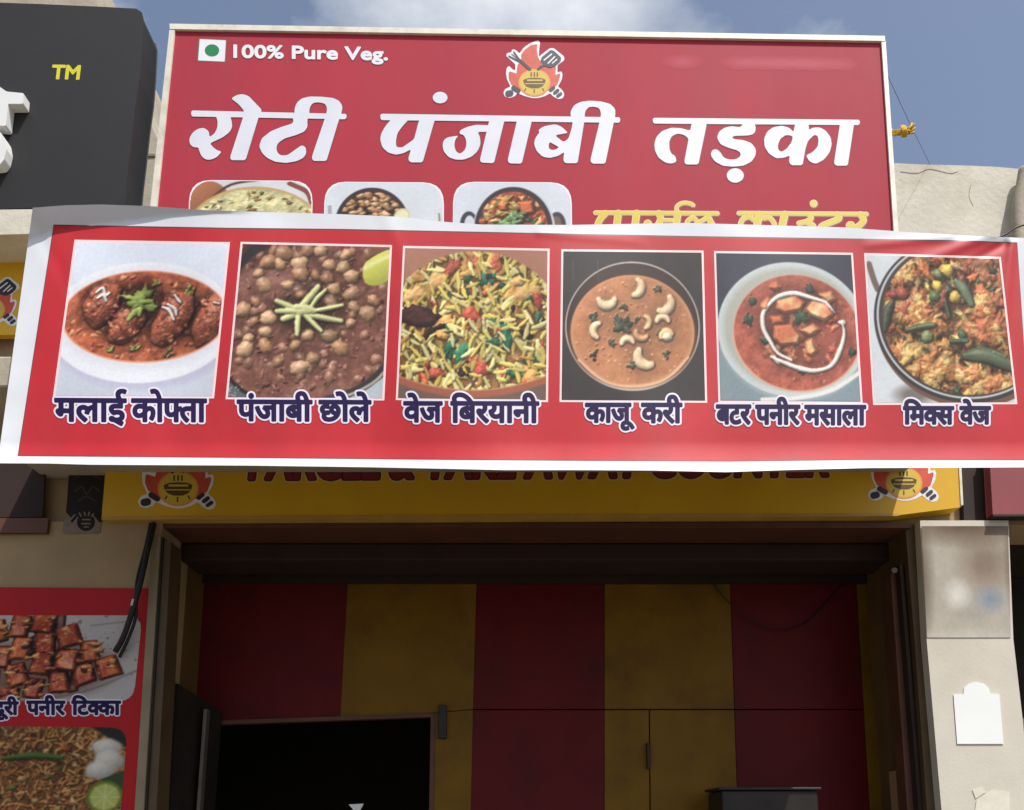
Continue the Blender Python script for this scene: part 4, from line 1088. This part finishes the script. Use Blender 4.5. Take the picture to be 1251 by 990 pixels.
mp_ = thing("menu_poster", "red wall menu poster with grilled paneer and rice pictures in the shade", "poster", at(80, 860, YF - .01))
sp = flat(YF - .012)
MB().slab([(-60, 717), (190, 719), (166, 1010), (-60, 1010)], YF - .012, .011).build("sheet", M_PRED, mp_)
q1 = [(-30, 752), (174, 752), (163, 857), (-40, 857)]
q2 = [(-40, 887), (156, 889), (146, 1012), (-50, 1012)]
picture("dish_photo", paint_tikka(240), q1, sp, .002, mp_, "skewers of grilled paneer on pale paper", radius=16)
picture("dish_photo", paint_pulao(220), q2, sp, .002, mp_, "brown rice with a lime slice and onion rings", radius=18)
cap = [("lettering", 1.2, M_NAVY, 0), ("pale_outline", 2.8, M_HALO, 0)]
lettering("dish_name", ["\u0926\u0942\u0930\u0940"], -8, 23, 857, 874, sp, .004, cap, mp_)
lettering("dish_name", ["\u092a\u0928\u0940\u0930"], 32, 80, 856, 874, sp, .004, cap, mp_)
lettering("dish_name", ["\u093f\u091f", ("\u0915", .70), "\u0915\u093e"], 87, 148, 856, 874, sp, .004, cap, mp_)

cb = thing("cable_bundle", "black cable bundle hanging in front of the wall menu poster", "cable", at(185, 655, YF - .06))
p = catmull([at(a, b, YF - d) for a, b, d in ((188, 640, .02), (182, 665, .05), (172, 710, .07), (160, 752, .07), (150, 780, .06), (141, 796, .04))], 6)
MB().tube(p, .012).build("cable", M_CABLE, cb, smooth=True)
p = catmull([at(a, b, YF - d) for a, b, d in ((184, 640, .02), (178, 668, .045), (167, 712, .06), (166, 752, .06), (157, 780, .05), (146, 803, .03))], 6)
MB().tube(p, .007).build("cable", M_CABLE, cb, smooth=True)
MB().tube([at(165.2, 733, YF - .0705), at(163, 741, YF - .0705)], .0135).build("tape", M_TAPE, cb)

# things inside the opening
cbd = thing("cabinet", "dark cabinet with a pale edge strip inside the shop at left", "cabinet", (X(235, 900, YF + .3), YF + .4, 0))
a0 = X(200, 900, YF + .16); a1 = X(262, 900, YF + .40)
zc = Z(846, YF + .2)
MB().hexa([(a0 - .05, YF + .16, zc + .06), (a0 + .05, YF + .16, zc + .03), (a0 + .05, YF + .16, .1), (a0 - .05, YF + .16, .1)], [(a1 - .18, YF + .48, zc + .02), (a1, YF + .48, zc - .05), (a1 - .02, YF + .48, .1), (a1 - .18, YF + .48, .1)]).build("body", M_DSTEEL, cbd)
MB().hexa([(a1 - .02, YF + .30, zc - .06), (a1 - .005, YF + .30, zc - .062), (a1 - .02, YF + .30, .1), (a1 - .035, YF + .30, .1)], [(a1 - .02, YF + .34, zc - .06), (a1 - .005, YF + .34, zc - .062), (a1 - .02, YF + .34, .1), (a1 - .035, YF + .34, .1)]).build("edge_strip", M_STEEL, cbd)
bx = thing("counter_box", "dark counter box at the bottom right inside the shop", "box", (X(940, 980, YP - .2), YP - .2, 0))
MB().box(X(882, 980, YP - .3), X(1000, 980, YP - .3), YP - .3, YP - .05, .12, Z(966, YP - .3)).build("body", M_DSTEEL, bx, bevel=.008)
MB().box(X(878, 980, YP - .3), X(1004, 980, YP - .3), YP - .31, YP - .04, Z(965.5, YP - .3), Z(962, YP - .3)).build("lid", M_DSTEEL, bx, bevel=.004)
b2 = thing("carton", "small brown carton beside the right jamb of the shop opening", "carton", at(1100, 985, YF + .2))
MB().box(X(1101, 980, YF + .2), X(1119, 980, YF + .2), YF + .2, YF + .3, Z(1030, YF + .2), Z(941, YF + .2)).build("body", mat("carton_brown", (150, 116, 80), .8, .1), b2, bevel=.003)
b3 = thing("tag_stand", "small white paper tag on a dark stand in the black doorway", "stand", at(434, 985, YP + .2))
MB().slab([(426, 983), (444, 982), (441, 988), (438, 992), (436, 1000), (432, 990)], YP + .05, .01).build("paper_tag", M_PAPER, b3)
MB().box(X(433, 990, YP + .06), X(439, 990, YP + .06), YP + .061, YP + .085, .12, Z(985, YP + .06)).build("post", M_PITCH, b3)
MB().box(X(410, 990, YP + .06), X(462, 990, YP + .06), YP + .055, YP + .30, .12, .16).build("foot", M_PITCH, b3)
wi = thing("hanging_wire", "thin dark wire sagging across the red and yellow partition panels", "wire", at(870, 712, YP - .02))
MB().tube(catmull([at(a, b, YP - .02) for a, b in ((868, 710), (885, 730), (900, 745), (925, 762), (955, 769), (985, 760), (1010, 735), (1030, 712))], 6), .0028).build("wire", M_CABLE, wi)

# ------------------------------------------------------------------ big red signboard
ms = thing("main_signboard", "large red signboard with white title lettering and a flame emblem on the roof edge", "signboard", at(640, 280, YM))
sm = flat(YM)
MB().slab([(213, 35), (1077, 49), (1093, 330), (180, 330)], YM, .06).build("panel", M_SRED, ms)
MB().slab([(207, 29), (1081, 44), (1081.5, 50), (207.5, 35.5)], YM - .012, .085).build("top_frame", M_FRAME, ms)
MB().slab([(207, 36), (213.5, 36), (183.5, 330), (175, 330)], YM - .01, .08).build("side_frame", M_FRAME, ms)
MB().slab([(1077, 50.2), (1082, 50.2), (1101, 330), (1095, 330)], YM - .01, .08).build("side_frame", M_FRAME, ms)
shape("frame_dark_line", sm, .001, M_TEDGE, ms, [[[(213, 34), (1078, 48.5), (1078, 52.5), (213, 38.5)]]], cut=0)  # thin flat dark line just below the top frame
# vegetarian mark
vg = shape("veg_mark", sm, .0015, M_WHITE, ms, [[[(244, 48), (276, 49.5), (274.5, 75.5), (242, 74)]]], cut=.5)
shape("mark_border", sm, .0007, M_GREEN, vg, [[[(243, 47.2), (276.8, 48.7), (275.2, 76.3), (241, 74.8)]]], cut=.5)
shape("mark_dot", sm, .003, M_GREEN, vg, [[ring_ell(259, 61.7, 8.8, 7.4)]], cut=0, h=.4)
lettering("slogan", "100% Pure Veg.", 285, 474, 54.5, 71, sm, .003, [("lettering", .85, M_WHITE, 0), ("dark_edge", 1.3, M_TEDGE, .3)], ms, slope=.017, deva=False, h=.25)
emblem(653, 85.5, 1.0, sm, .002, ms, 0)
# title, traced glyph by glyph
def crop(o, pts): return [(o[0] + x / 8.25, o[1] + y / 8.25) for x, y in pts]
c1, c2, c3, c4, c5, c6, c7, c8 = (220, 100), (320, 100), (455, 100), (530, 100), (640, 100), (790, 120), (850, 120), (930, 120)
words = [
 [[[(233.6, 135.2), (423.6, 139.4), (422.8, 145.8), (233.8, 142.4)]],
  [crop(c1, [(350, 335), (500, 335), (520, 400), (525, 460), (495, 510), (430, 560), (300, 620), (330, 660), (370, 690), (420, 705), (370, 760), (310, 785), (260, 785), (215, 750), (195, 700), (185, 660), (130, 660), (95, 620), (95, 570), (125, 515), (180, 475), (240, 465), (290, 500), (295, 560), (345, 525), (375, 470), (380, 410), (370, 365)])],
  [crop(c1, [(640, 345), (795, 345), (660, 790), (515, 790), (505, 760)])],
  [crop(c1, [(515, 170), (570, 135), (630, 125), (690, 145), (825, 285), (790, 360), (640, 360), (648, 295), (590, 225)])],
  [crop(c2, [(330, 350), (470, 330), (455, 400), (460, 450), (430, 500), (350, 535), (230, 570), (170, 610), (145, 650), (150, 710), (190, 745), (260, 740), (330, 690), (400, 640), (440, 660), (447, 720), (420, 765), (350, 800), (240, 818), (130, 805), (50, 765), (0, 715), (-28, 650), (0, 570), (90, 500), (200, 455), (300, 425), (320, 400), (312, 372)])],
  [crop(c2, [(330, 360), (330, 270), (350, 215), (400, 170), (480, 150), (600, 152), (720, 165), (780, 195), (812, 250), (800, 320), (770, 400), (650, 798), (515, 798), (503, 760), (635, 370), (655, 300), (655, 250), (630, 218), (560, 205), (510, 215), (480, 260), (475, 330), (455, 385)])]],
 [[[(464.7, 139.2), (757.8, 143.6), (757.2, 150), (465, 146.8)]],
  [crop(c3, [(190, 380), (360, 385), (300, 450), (250, 520), (235, 600), (240, 660), (300, 665), (420, 580), (470, 390), (628, 380), (505, 812), (380, 812), (360, 780), (390, 680), (310, 720), (240, 735), (160, 715), (100, 660), (78, 580), (90, 520), (130, 450)])],
  [[(455 + 682 / 8.25 + 9 * math.cos(a), 100 + 160 / 8.25 + 7 * math.sin(a)) for a in np.linspace(0, 6.1, 20)]],
  [crop(c4, [(250, 545), (215, 580), (205, 640), (220, 700), (260, 730), (310, 695), (330, 640), (325, 580), (300, 535), (258, 525), (265, 490), (340, 455), (430, 435), (555, 440), (535, 505), (440, 505), (465, 560), (470, 630), (440, 700), (380, 755), (300, 785), (220, 785), (150, 760), (100, 700), (88, 640), (100, 590), (140, 560)])],
  [crop(c4, [(560, 390), (712, 385), (605, 820), (480, 815), (465, 790)])],
  [crop(c4, [(840, 390), (988, 390), (885, 825), (760, 822), (745, 790)])],
  [crop(c5, [(145, 490), (190, 455), (250, 440), (320, 430), (380, 455), (445, 515), (330, 535), (320, 550), (400, 610), (450, 575), (480, 480), (495, 400), (470, 340), (475, 290), (510, 235), (570, 205), (660, 192), (780, 200), (870, 225), (920, 275), (920, 340), (890, 480), (820, 825), (690, 825), (670, 795), (765, 400), (780, 320), (760, 265), (710, 250), (650, 255), (615, 300), (610, 380), (595, 480), (540, 820), (415, 820), (398, 790), (408, 705), (350, 745), (260, 768), (190, 755), (130, 700), (103, 630), (115, 570), (160, 510)]),
   crop(c5, [(258, 605), (340, 650), (355, 665), (310, 690), (260, 685), (245, 650)])]],
 [[[(797.5, 144.2), (1050.4, 146.7), (1049.8, 152.8), (798, 151)]],
  [crop(c6, [(455, 255), (605, 255), (520, 668), (395, 668), (380, 640), (425, 410), (380, 370), (310, 355), (250, 385), (225, 440), (230, 520), (250, 565), (285, 580), (302, 640), (250, 660), (190, 650), (120, 600), (85, 530), (78, 460), (100, 390), (160, 330), (250, 300), (350, 305), (440, 330)])],
  [crop(c7, [(470, 255), (590, 255), (605, 310), (585, 360), (530, 375), (380, 380), (365, 400), (385, 415), (480, 425), (560, 455), (605, 515), (600, 580), (560, 640), (480, 680), (380, 690), (270, 680), (190, 635), (150, 575), (165, 525), (210, 515), (245, 545), (280, 600), (330, 620), (400, 620), (450, 590), (455, 555), (420, 525), (330, 500), (250, 465), (215, 400), (235, 340), (290, 300), (360, 285), (440, 295), (470, 280)])],
  [[(850 + 398 / 8.25 + 10.3 * math.cos(a), 120 + 780 / 8.25 + 8.7 * math.sin(a)) for a in np.linspace(0, 6.1, 20)]],
  [crop(c8, [(345, 255), (475, 255), (478, 325), (520, 300), (590, 297), (650, 330), (700, 400), (708, 470), (685, 550), (630, 620), (550, 662), (490, 640), (450, 580), (520, 545), (570, 490), (580, 420), (565, 375), (530, 370), (470, 430), (445, 500), (415, 675), (300, 675), (280, 640), (290, 575), (230, 600), (150, 605), (80, 560), (35, 490), (30, 410), (60, 340), (120, 295), (210, 280), (280, 300), (325, 345)]),
   crop(c8, [(300, 375), (245, 370), (190, 410), (165, 470), (170, 525), (205, 545), (260, 510), (310, 440), (320, 390)])],
  [crop(c8, [(795, 262), (932, 262), (870, 680), (750, 680), (735, 650)])]]]
for w in words:
    pts = np.array([p for gq in w for r in gq for p in r])
    gx, gy = grid_for(pts.min(0) - 3, pts.max(0) + 3, .55)
    sd = field(gx, gy, w, (), 1.6)
    V, F = contour(gx, gy, sd, .1); t = lay("title_word", V, F, sm, .0042, M_TITLE, ms)
    V, F = contour(gx, gy, sd, .65); lay("dark_edge", V + np.array([.1, .25]), F, sm, .003, M_TEDGE, t)

# three pictures and the yellow line that the banner half covers
for q, fn, lab in (([(233, 221), (381, 222), (379, 322), (230, 322)], paint_naan, "flat bread picture"), ([(398, 223), (541, 224), (541, 322), (396, 322)], paint_chana_bowl, "bowl of chickpeas picture"), ([(555, 223), (697, 224), (698, 323), (554, 322)], paint_karahi, "pan of red curry picture")):
    pic = picture("dish_photo", fn(190), q, sm, .003, ms, lab, radius=24)
    qq = np.array(q, float); ctr = qq.mean(0); qq = ctr + (qq - ctr) * 1.018
    shape("photo_border", sm, .0015, M_WHITE, pic, [[rrect(qq, 26)]], h=1.0, cut=0)
cy_ = lambda o, p: [(o[0] + x / 6.95, o[1] + y / 6.95) for x, y in p]
A, B = (720, 235), (890, 235)
st = [(A, [(52, 174), (1085, 180)], 14), (A, [(135, 180), (95, 225), (72, 275), (76, 330), (130, 360), (215, 330)], 23), (A, [(245, 180), (230, 300), (215, 400)], 26), (A, [(400, 180), (385, 300), (372, 400)], 26), (A, [(590, 180), (604, 230), (570, 290), (500, 320)], 23), (A, [(495, 268)], 30), (A, [(640, 238), (700, 238)], 13), (A, [(750, 180), (735, 300), (720, 400)], 25), (A, [(748, 185), (742, 125), (790, 92), (850, 95), (880, 110)], 13), (A, [(820, 330), (830, 255), (860, 225), (890, 222), (920, 262)], 15), (A, [(920, 262), (960, 240), (1000, 225), (1048, 268)], 14), (A, [(1000, 190), (1035, 280), (1020, 400)], 20),
      (B, [(88, 178), (1170, 186)], 14), (B, [(105, 320), (104, 262), (130, 222), (180, 210), (215, 235)], 17), (B, [(262, 190), (240, 290), (225, 400)], 26), (B, [(300, 220), (350, 220), (390, 275), (370, 330)], 16), (B, [(476, 190), (455, 290), (440, 400)], 27), (B, [(690, 190), (698, 225), (655, 252), (600, 264)], 18), (B, [(655, 252), (722, 290), (700, 350), (620, 370)], 18), (B, [(722, 97)], 27), (B, [(925, 190), (936, 225), (860, 258), (790, 290), (780, 340), (850, 370)], 22), (B, [(1120, 190), (1146, 240), (1095, 295), (1040, 320)], 22), (B, [(1035, 285)], 34)]
for o0, nm in ((A, "counter_word"), (B, "counter_word")):
    ss = [(catmull(cy_(o, p), 6) if len(p) > 2 else np.array(cy_(o, p)), r / 6.95) for o, p, r in st if o is o0]
    pts = np.vstack([s[0] for s in ss]); gx, gy = grid_for(pts.min(0) - 7, pts.max(0) + 7, .5)
    sd = field(gx, gy, (), ss)
    V, F = contour(gx, gy, sd, -.1); t = lay(nm, V, F, sm, .0042, M_YTXT, ms)
    V, F = contour(gx, gy, sd, .9); lay("pale_outline", V, F, sm, .003, M_PINKE, t)
    V, F = contour(gx, gy, sd, 1.7); lay("olive_edge", V + np.array([.5, .7]), F, sm, .0018, M_OLIVE, t)
# soft pale smudge standing in for unreadable writing, top right corner
def paint_smudge(n):
    c = Canvas(n, (172, 51, 66), n // 4); c.plain = True
    for x, rx in ((120, 120), (400, 120), (520, 130), (640, 120), (760, 130), (880, 90)): c.ell(x, 480, rx, 300, (222, 150, 164), blur=170, alpha=.42)
    return c
picture("number_smudge", paint_smudge(160), [(805, 58), (1058, 62), (1060, 97), (803, 94)], sm, .0006, ms, "soft pale smudge standing in for an unreadable number", bare=(172, 51, 66))

# ------------------------------------------------------------------ hanging banner
YB = 2.62
def lerp_pts(p, x): p = np.array(p, float); return np.interp(x, p[:, 0], p[:, 1])
TOP = [(-10, 258), (40, 254), (80, 251), (124, 250), (183, 252), (252, 257), (330, 259.5), (420, 262), (487, 265), (540, 271), (588, 274.5), (698, 275), (839, 272.5), (930, 275), (1032, 278), (1099, 283), (1180, 288), (1251, 291), (1300, 293)]
BOT = [(-20, 566), (60, 566.5), (113, 568), (300, 569), (450, 571), (616, 574.5), (700, 574.5), (800, 575), (887, 577), (960, 574.5), (1060, 572), (1300, 571)]
RTOP = [(60, 276), (278, 280), (420, 281.5), (638, 286), (839, 290), (1100, 294), (1180, 295.5), (1244, 298), (1300, 300)]
RBOT = [(0, 556.5), (300, 559), (616, 562), (887, 563.5), (1060, 561.5), (1300, 562)]
def banner_depth(x, y):
    x = np.asarray(x, float); y = np.asarray(y, float)
    t = (y - 270) / 300.0
    d = -.035 * t                                           # the foot hangs a little nearer
    d = d - .018 * np.clip((y - 540) / 30, 0, 1.3) ** 1.6   # hem curling out
    d = d + .009 * np.sin(x / 58.0 + t * .9) * (1.1 - .6 * t) + .008 * np.sin(x / 131.0 + 1.2 - t * 1.7) + .0042 * np.sin(x / 33.0 - y / 90.0)
    for (ax, ay, bx, by, w, amp) in ((1215, 285, 1120, 322, 7, .014), (1228, 298, 1190, 318, 5, -.012), (1236, 296, 1224, 420, 6, .010), (1160, 290, 1060, 300, 5, .008), (660, 285, 780, 296, 5, .004), (40, 270, 90, 360, 9, -.006), (470, 262, 500, 330, 10, .004), (270, 300, 210, 350, 14, .004)):
        ex, ey = bx - ax, by - ay; L = ex * ex + ey * ey
        s_ = np.clip(((x - ax) * ex + (y - ay) * ey) / L, 0, 1)
        q = np.hypot(x - ax - s_ * ex, y - ay - s_ * ey)
        d = d - .6 * amp * np.exp(-(q / w) ** 2) * (1 - .6 * s_)
    ly = np.interp(x, [-20, 40, 67, 212, 350, 420], [300, 292, 281, 262.5, 258, 240])
    d = d - np.maximum(0, ly - y) / 1000 * 2.6 * .6        # top left corner flopping forward
    return YB + d
def sb(x, y, lift): return at(x, y, banner_depth(x, y) - lift * LAYER)
bn = thing("menu_banner", "long red vinyl banner with six dish pictures tied across the shop front", "banner", at(625, 570, YB))
def strip(top, bot, left, right, nu, nv, lift, name, mat_, parent):
    u, v = np.meshgrid(np.linspace(0, 1, nu), np.linspace(0, 1, nv))
    # left, right: pixel x at the top and at the foot
    x = (left[0] + (left[1] - left[0]) * v) * (1 - u) + (right[0] + (right[1] - right[0]) * v) * u
    y = lerp_pts(top, x) * (1 - v) + lerp_pts(bot, x) * v
    P = sb(x, y, lift).reshape(-1, 3)
    idx = np.arange(nu * nv).reshape(nv, nu)
    F = np.stack([idx[1:, :-1], idx[1:, 1:], idx[:-1, 1:], idx[:-1, :-1]], -1).reshape(-1, 4)
    return mesh_ob(name, P, F, mat_, parent, smooth=True)
strip(TOP, BOT, (40, -3), (1256, 1273), 420, 110, 0, "vinyl_sheet", M_VINYL, bn)
strip([(a, b - 1.6) for a, b in RTOP], [(a, b + .6) for a, b in RBOT], (65.4, 21.5), (1242.8, 1260.6), 420, 100, .0012, "print_edge", M_LINE, bn)
strip(RTOP, RBOT, (66, 22.5), (1242, 1260), 420, 100, .0024, "red_print", M_BRED, bn)
NP = 250
dishes = [
 (paint_kofta, [(91, 293), (281, 296), (261.5, 487), (64.5, 486)], "koftas in orange gravy in a white bowl"),
 (paint_chole, [(294, 295.5), (479, 299.5), (469.5, 489.5), (275.5, 488)], "dark chickpea curry with ginger strips"),
 (paint_biryani, [(492.5, 300.5), (671.5, 304), (669.5, 491.5), (483.5, 489)], "yellow rice with vegetables in a clay bowl"),
 (paint_kaju, [(685.8, 304.6), (859.5, 306.3), (864, 492.3), (683.6, 491.4)], "cashew curry in a dark round bowl"),
 (paint_paneer, [(872.3, 306.8), (1042, 309), (1054, 493.6), (877.7, 492)], "paneer curry with a cream swirl in a pale bowl"),
 (paint_mixveg, [(1055.7, 309.3), (1222.7, 314), (1243, 494), (1066.7, 495)], "mixed vegetables in a steel pan")]
for fn, q, lab in dishes:
    qq = np.array(q, float)
    ctr = qq.mean(0); inn = ctr + (qq - ctr) * .972
    pic = picture("dish_photo", fn(NP), inn, sb, .0048, bn, lab)
    u, v = np.meshgrid(np.linspace(0, 1, 60), np.linspace(0, 1, 60))
    p = ((1 - u) * (1 - v))[..., None] * qq[0] + (u * (1 - v))[..., None] * qq[1] + (u * v)[..., None] * qq[2] + ((1 - u) * v)[..., None] * qq[3]
    idx = np.arange(3600).reshape(60, 60)
    F = np.stack([idx[1:, :-1], idx[1:, 1:], idx[:-1, 1:], idx[:-1, :-1]], -1).reshape(-1, 4)
    mesh_ob("photo_border", sb(p[..., 0], p[..., 1], .0036).reshape(-1, 3), F, M_RIM, pic, smooth=True)
cap = [("lettering", 1.5, M_NAVY, 0), ("white_outline", 3.7, M_HALO, 0)]
D = lambda s: s
caps = [(["\u092e\u0932\u093e\u0908"], 66, 155, 486, 515.5, .008), (["\u0915\u094b", ("\u092b", .72), "\u0924\u093e"], 160, 253, 486.5, 516, .004),
        (["\u092a\u0902\u091c\u093e\u092c\u0940"], 289, 382, 488, 515, .006), (["\u091b\u094b\u0932\u0947"], 389, 454, 488.5, 515.5, .004),
        (["\u0935\u0947\u091c"], 492.5, 541, 490, 516.5, .004), (["\u093f\u092c\u0930\u092f\u093e\u0928\u0940"], 550, 659, 490, 517, .003),
        (["\u0915\u093e\u091c\u0942"], 714.5, 775.5, 492, 517, .002), (["\u0915\u0930\u0940"], 783, 834, 492, 517.5, .002),
        (["\u092c\u091f\u0930"], 874.5, 918, 494, 519, .002), (["\u092a\u0928\u0940\u0930"], 922.5, 978, 494.3, 519.3, .002), (["\u092e\u0938\u093e\u0932\u093e"], 982.5, 1058.5, 494.5, 520, .002),
        (["\u093f\u092e", ("\u0915", .70), "\u0938"], 1103, 1166, 496, 519, .002), (["\u0935\u0947\u091c"], 1172, 1211, 496, 519, .002)]
for tk, x0, x1, y0, y1, sl in caps:
    lettering("dish_name", tk, x0, x1, y0, y1, sb, .0062, cap, bn, slope=sl, h=.42)

# ------------------------------------------------------------------ left neighbour: black signboard, ledge, small yellow board, building behind
YK = 3.30
bk = thing("black_signboard", "black boxed signboard with raised white letter and small yellow letters at left", "signboard", at(90, 250, YK))
def bump_edge():
    pts = [(-60, 3), (40, 6), (120, 9.5), (166, 12), (172, 16), (174, 24), (172, 60), (169, 95), (164, 130), (160, 165), (155, 205), (151, 249), (60, 252), (-60, 256)]
    return pts
o = MB().slab(bump_edge(), YK, .16).build("box", M_BLACK, bk, bevel=.006)
sk = flat(YK)
lettering("small_lettering", "TM", 62, 97, 79, 97, sk, .002, [("lettering", .9, M_TMY, 0)], bk, slope=.02, shear=.12, deva=False)
def raised(name, rings, Y, depth, mat_, parent, h=.7):
    pts = np.array([p for gq in rings for r in gq for p in r]); gx, gy = grid_for(pts.min(0) - 2, pts.max(0) + 2, h)
    V, F = contour(gx, gy, field(gx, gy, rings, (), 1.0), 0)
    P = at(V[:, 0], V[:, 1], Y)
    o = mesh_ob(name, P, [f[::-1] for f in F], mat_, parent)
    s = o.modifiers.new("solid", 'SOLIDIFY'); s.thickness = depth; s.offset = -1
    return o
raised("raised_letter", [[[(-40, 100), (-2, 105), (8, 112), (29, 114), (28, 127), (10, 127), (7, 154), (-40, 152)]], [[(-40, 150), (0, 161), (6, 170), (8, 182), (5, 195), (0, 201), (-40, 205)]]], YK - .05, .048, M_ACR, bk)
ld = thing("white_ledge", "weathered whitish ledge below the black signboard", "ledge", at(20, 270, YF - .2))
MB().slab([(-80, 260), (60, 258), (58, 283), (-80, 286)], YF - .22, .22).build("ledge", M_PARA, ld, bevel=.01)
sy2 = thing("small_yellow_board", "yellow board with flame emblem peeping out left of the banner", "signboard", at(0, 360, YF - .03))
MB().slab([(-90, 317), (36, 314), (33, 408), (-90, 411)], YF - .03, .03).build("panel", M_YEL, sy2, bevel=.003)
emblem(-12, 364, .96, flat(YF - .03), .002, sy2, .05)
bh = thing("building_behind", "beige concrete building rising behind the black signboard", "building", (-3.2, 6.5, 0))
YH = 6.0
MB().slab([(-300, -60), (108, -60), (119, 7), (140, 60), (171, 118), (190, 166), (187, 330), (-300, 330)], YH, 3.0).build("wall", M_CONC, bh)
MB().slab([(158, 188), (189, 188), (189, 191), (158, 191)], YH - .01, .02).build("joint", mat("joint_dark", (120, 112, 98), .9), bh)
pr = thing("parapet_wall", "cream plastered parapet wall with cracks right of the red signboard", "wall", (2.4, 4.4, 2))
YA = 4.4
MB().slab([(1060, 200), (1120, 203), (1180, 204.5), (1215, 206), (1245, 208.5), (1330, 210), (1330, 340), (1060, 340)], YA, .25).build("wall", M_PARA, pr, bevel=.012)
sA = flat(YA)
M_CRK = mat("crack_dark", (110, 100, 84), .9, .2)
shape("crack", sA, .003, M_CRK, pr, [], [(catmull([(1100, 210), (1120, 212), (1136, 207), (1160, 212), (1170, 210)], 5), .35), (catmull([(1186, 226), (1184, 240), (1189, 252)], 5), .25)], h=.4)
dk = thing("drain_pipe", "grey pipe standing against the parapet at the right edge", "pipe", at(1251, 270, YA - .05))
MB().tube(catmull([at(a, b, YA - .06) for a, b in ((1252, 207), (1249, 225), (1244, 250), (1243, 275), (1244, 310))], 6), .035, 12).build("pipe", M_CONC, dk, smooth=True)
ca = thing("roof_cable", "thin dark cable curving over the parapet beside the banner", "cable", at(1238, 280, YA - .2))
MB().tube(catmull([at(a, b, YA - .3) for a, b in ((1216, 292), (1228, 287), (1240, 279), (1256, 274), (1275, 272))], 6), .005).build("cable", M_CABLE, ca, smooth=True)
# knotted yellow rope at the edge of the signboard, and its thin wire
rp = thing("yellow_rope", "frayed yellow rope knotted behind the right edge of the red signboard", "rope", at(1100, 160, YM + .05))
r2 = random.Random(3)
mb = MB()
for i in range(9):
    e = at(1116 + r2.uniform(-4, 3), 155 + r2.uniform(-4.5, 8), YM + .04 + r2.uniform(-.02, .02))
    mb.tube(catmull([at(1086, 162 + r2.uniform(-4, 4), YM + .06), at(1099, 160 + r2.uniform(-4, 5), YM + .04), at(1108, 159 + r2.uniform(-3, 5), YM + .04), e], 4), .0045, 6)
mb.build("strands", M_ROPE, rp, smooth=True)
mb = MB()
for k in range(3): mb.tube([at(1101 + k * 2.2, 154, YM + .025), at(1103 + k * 2.2, 160, YM + .01), at(1102 + k * 2.2, 168, YM + .025)], .005, 6)
mb.build("knot", M_ROPE, rp, smooth=True)
MB().tube([at(1083, 150, YM + .09), at(1094, 166, YM + .05)], .005, 6).build("tail", M_ROPE, rp)
wr = thing("guy_wire", "thin guy wire slanting down from the red signboard to the parapet", "wire", at(1085, 95, YM + .1))
MB().tube([at(1084, 92, YM + .1), at(1110, 148, YM + .4), at(1137, 203, YA + .05)], .0012, 5).build("wire", M_DSTEEL, wr)
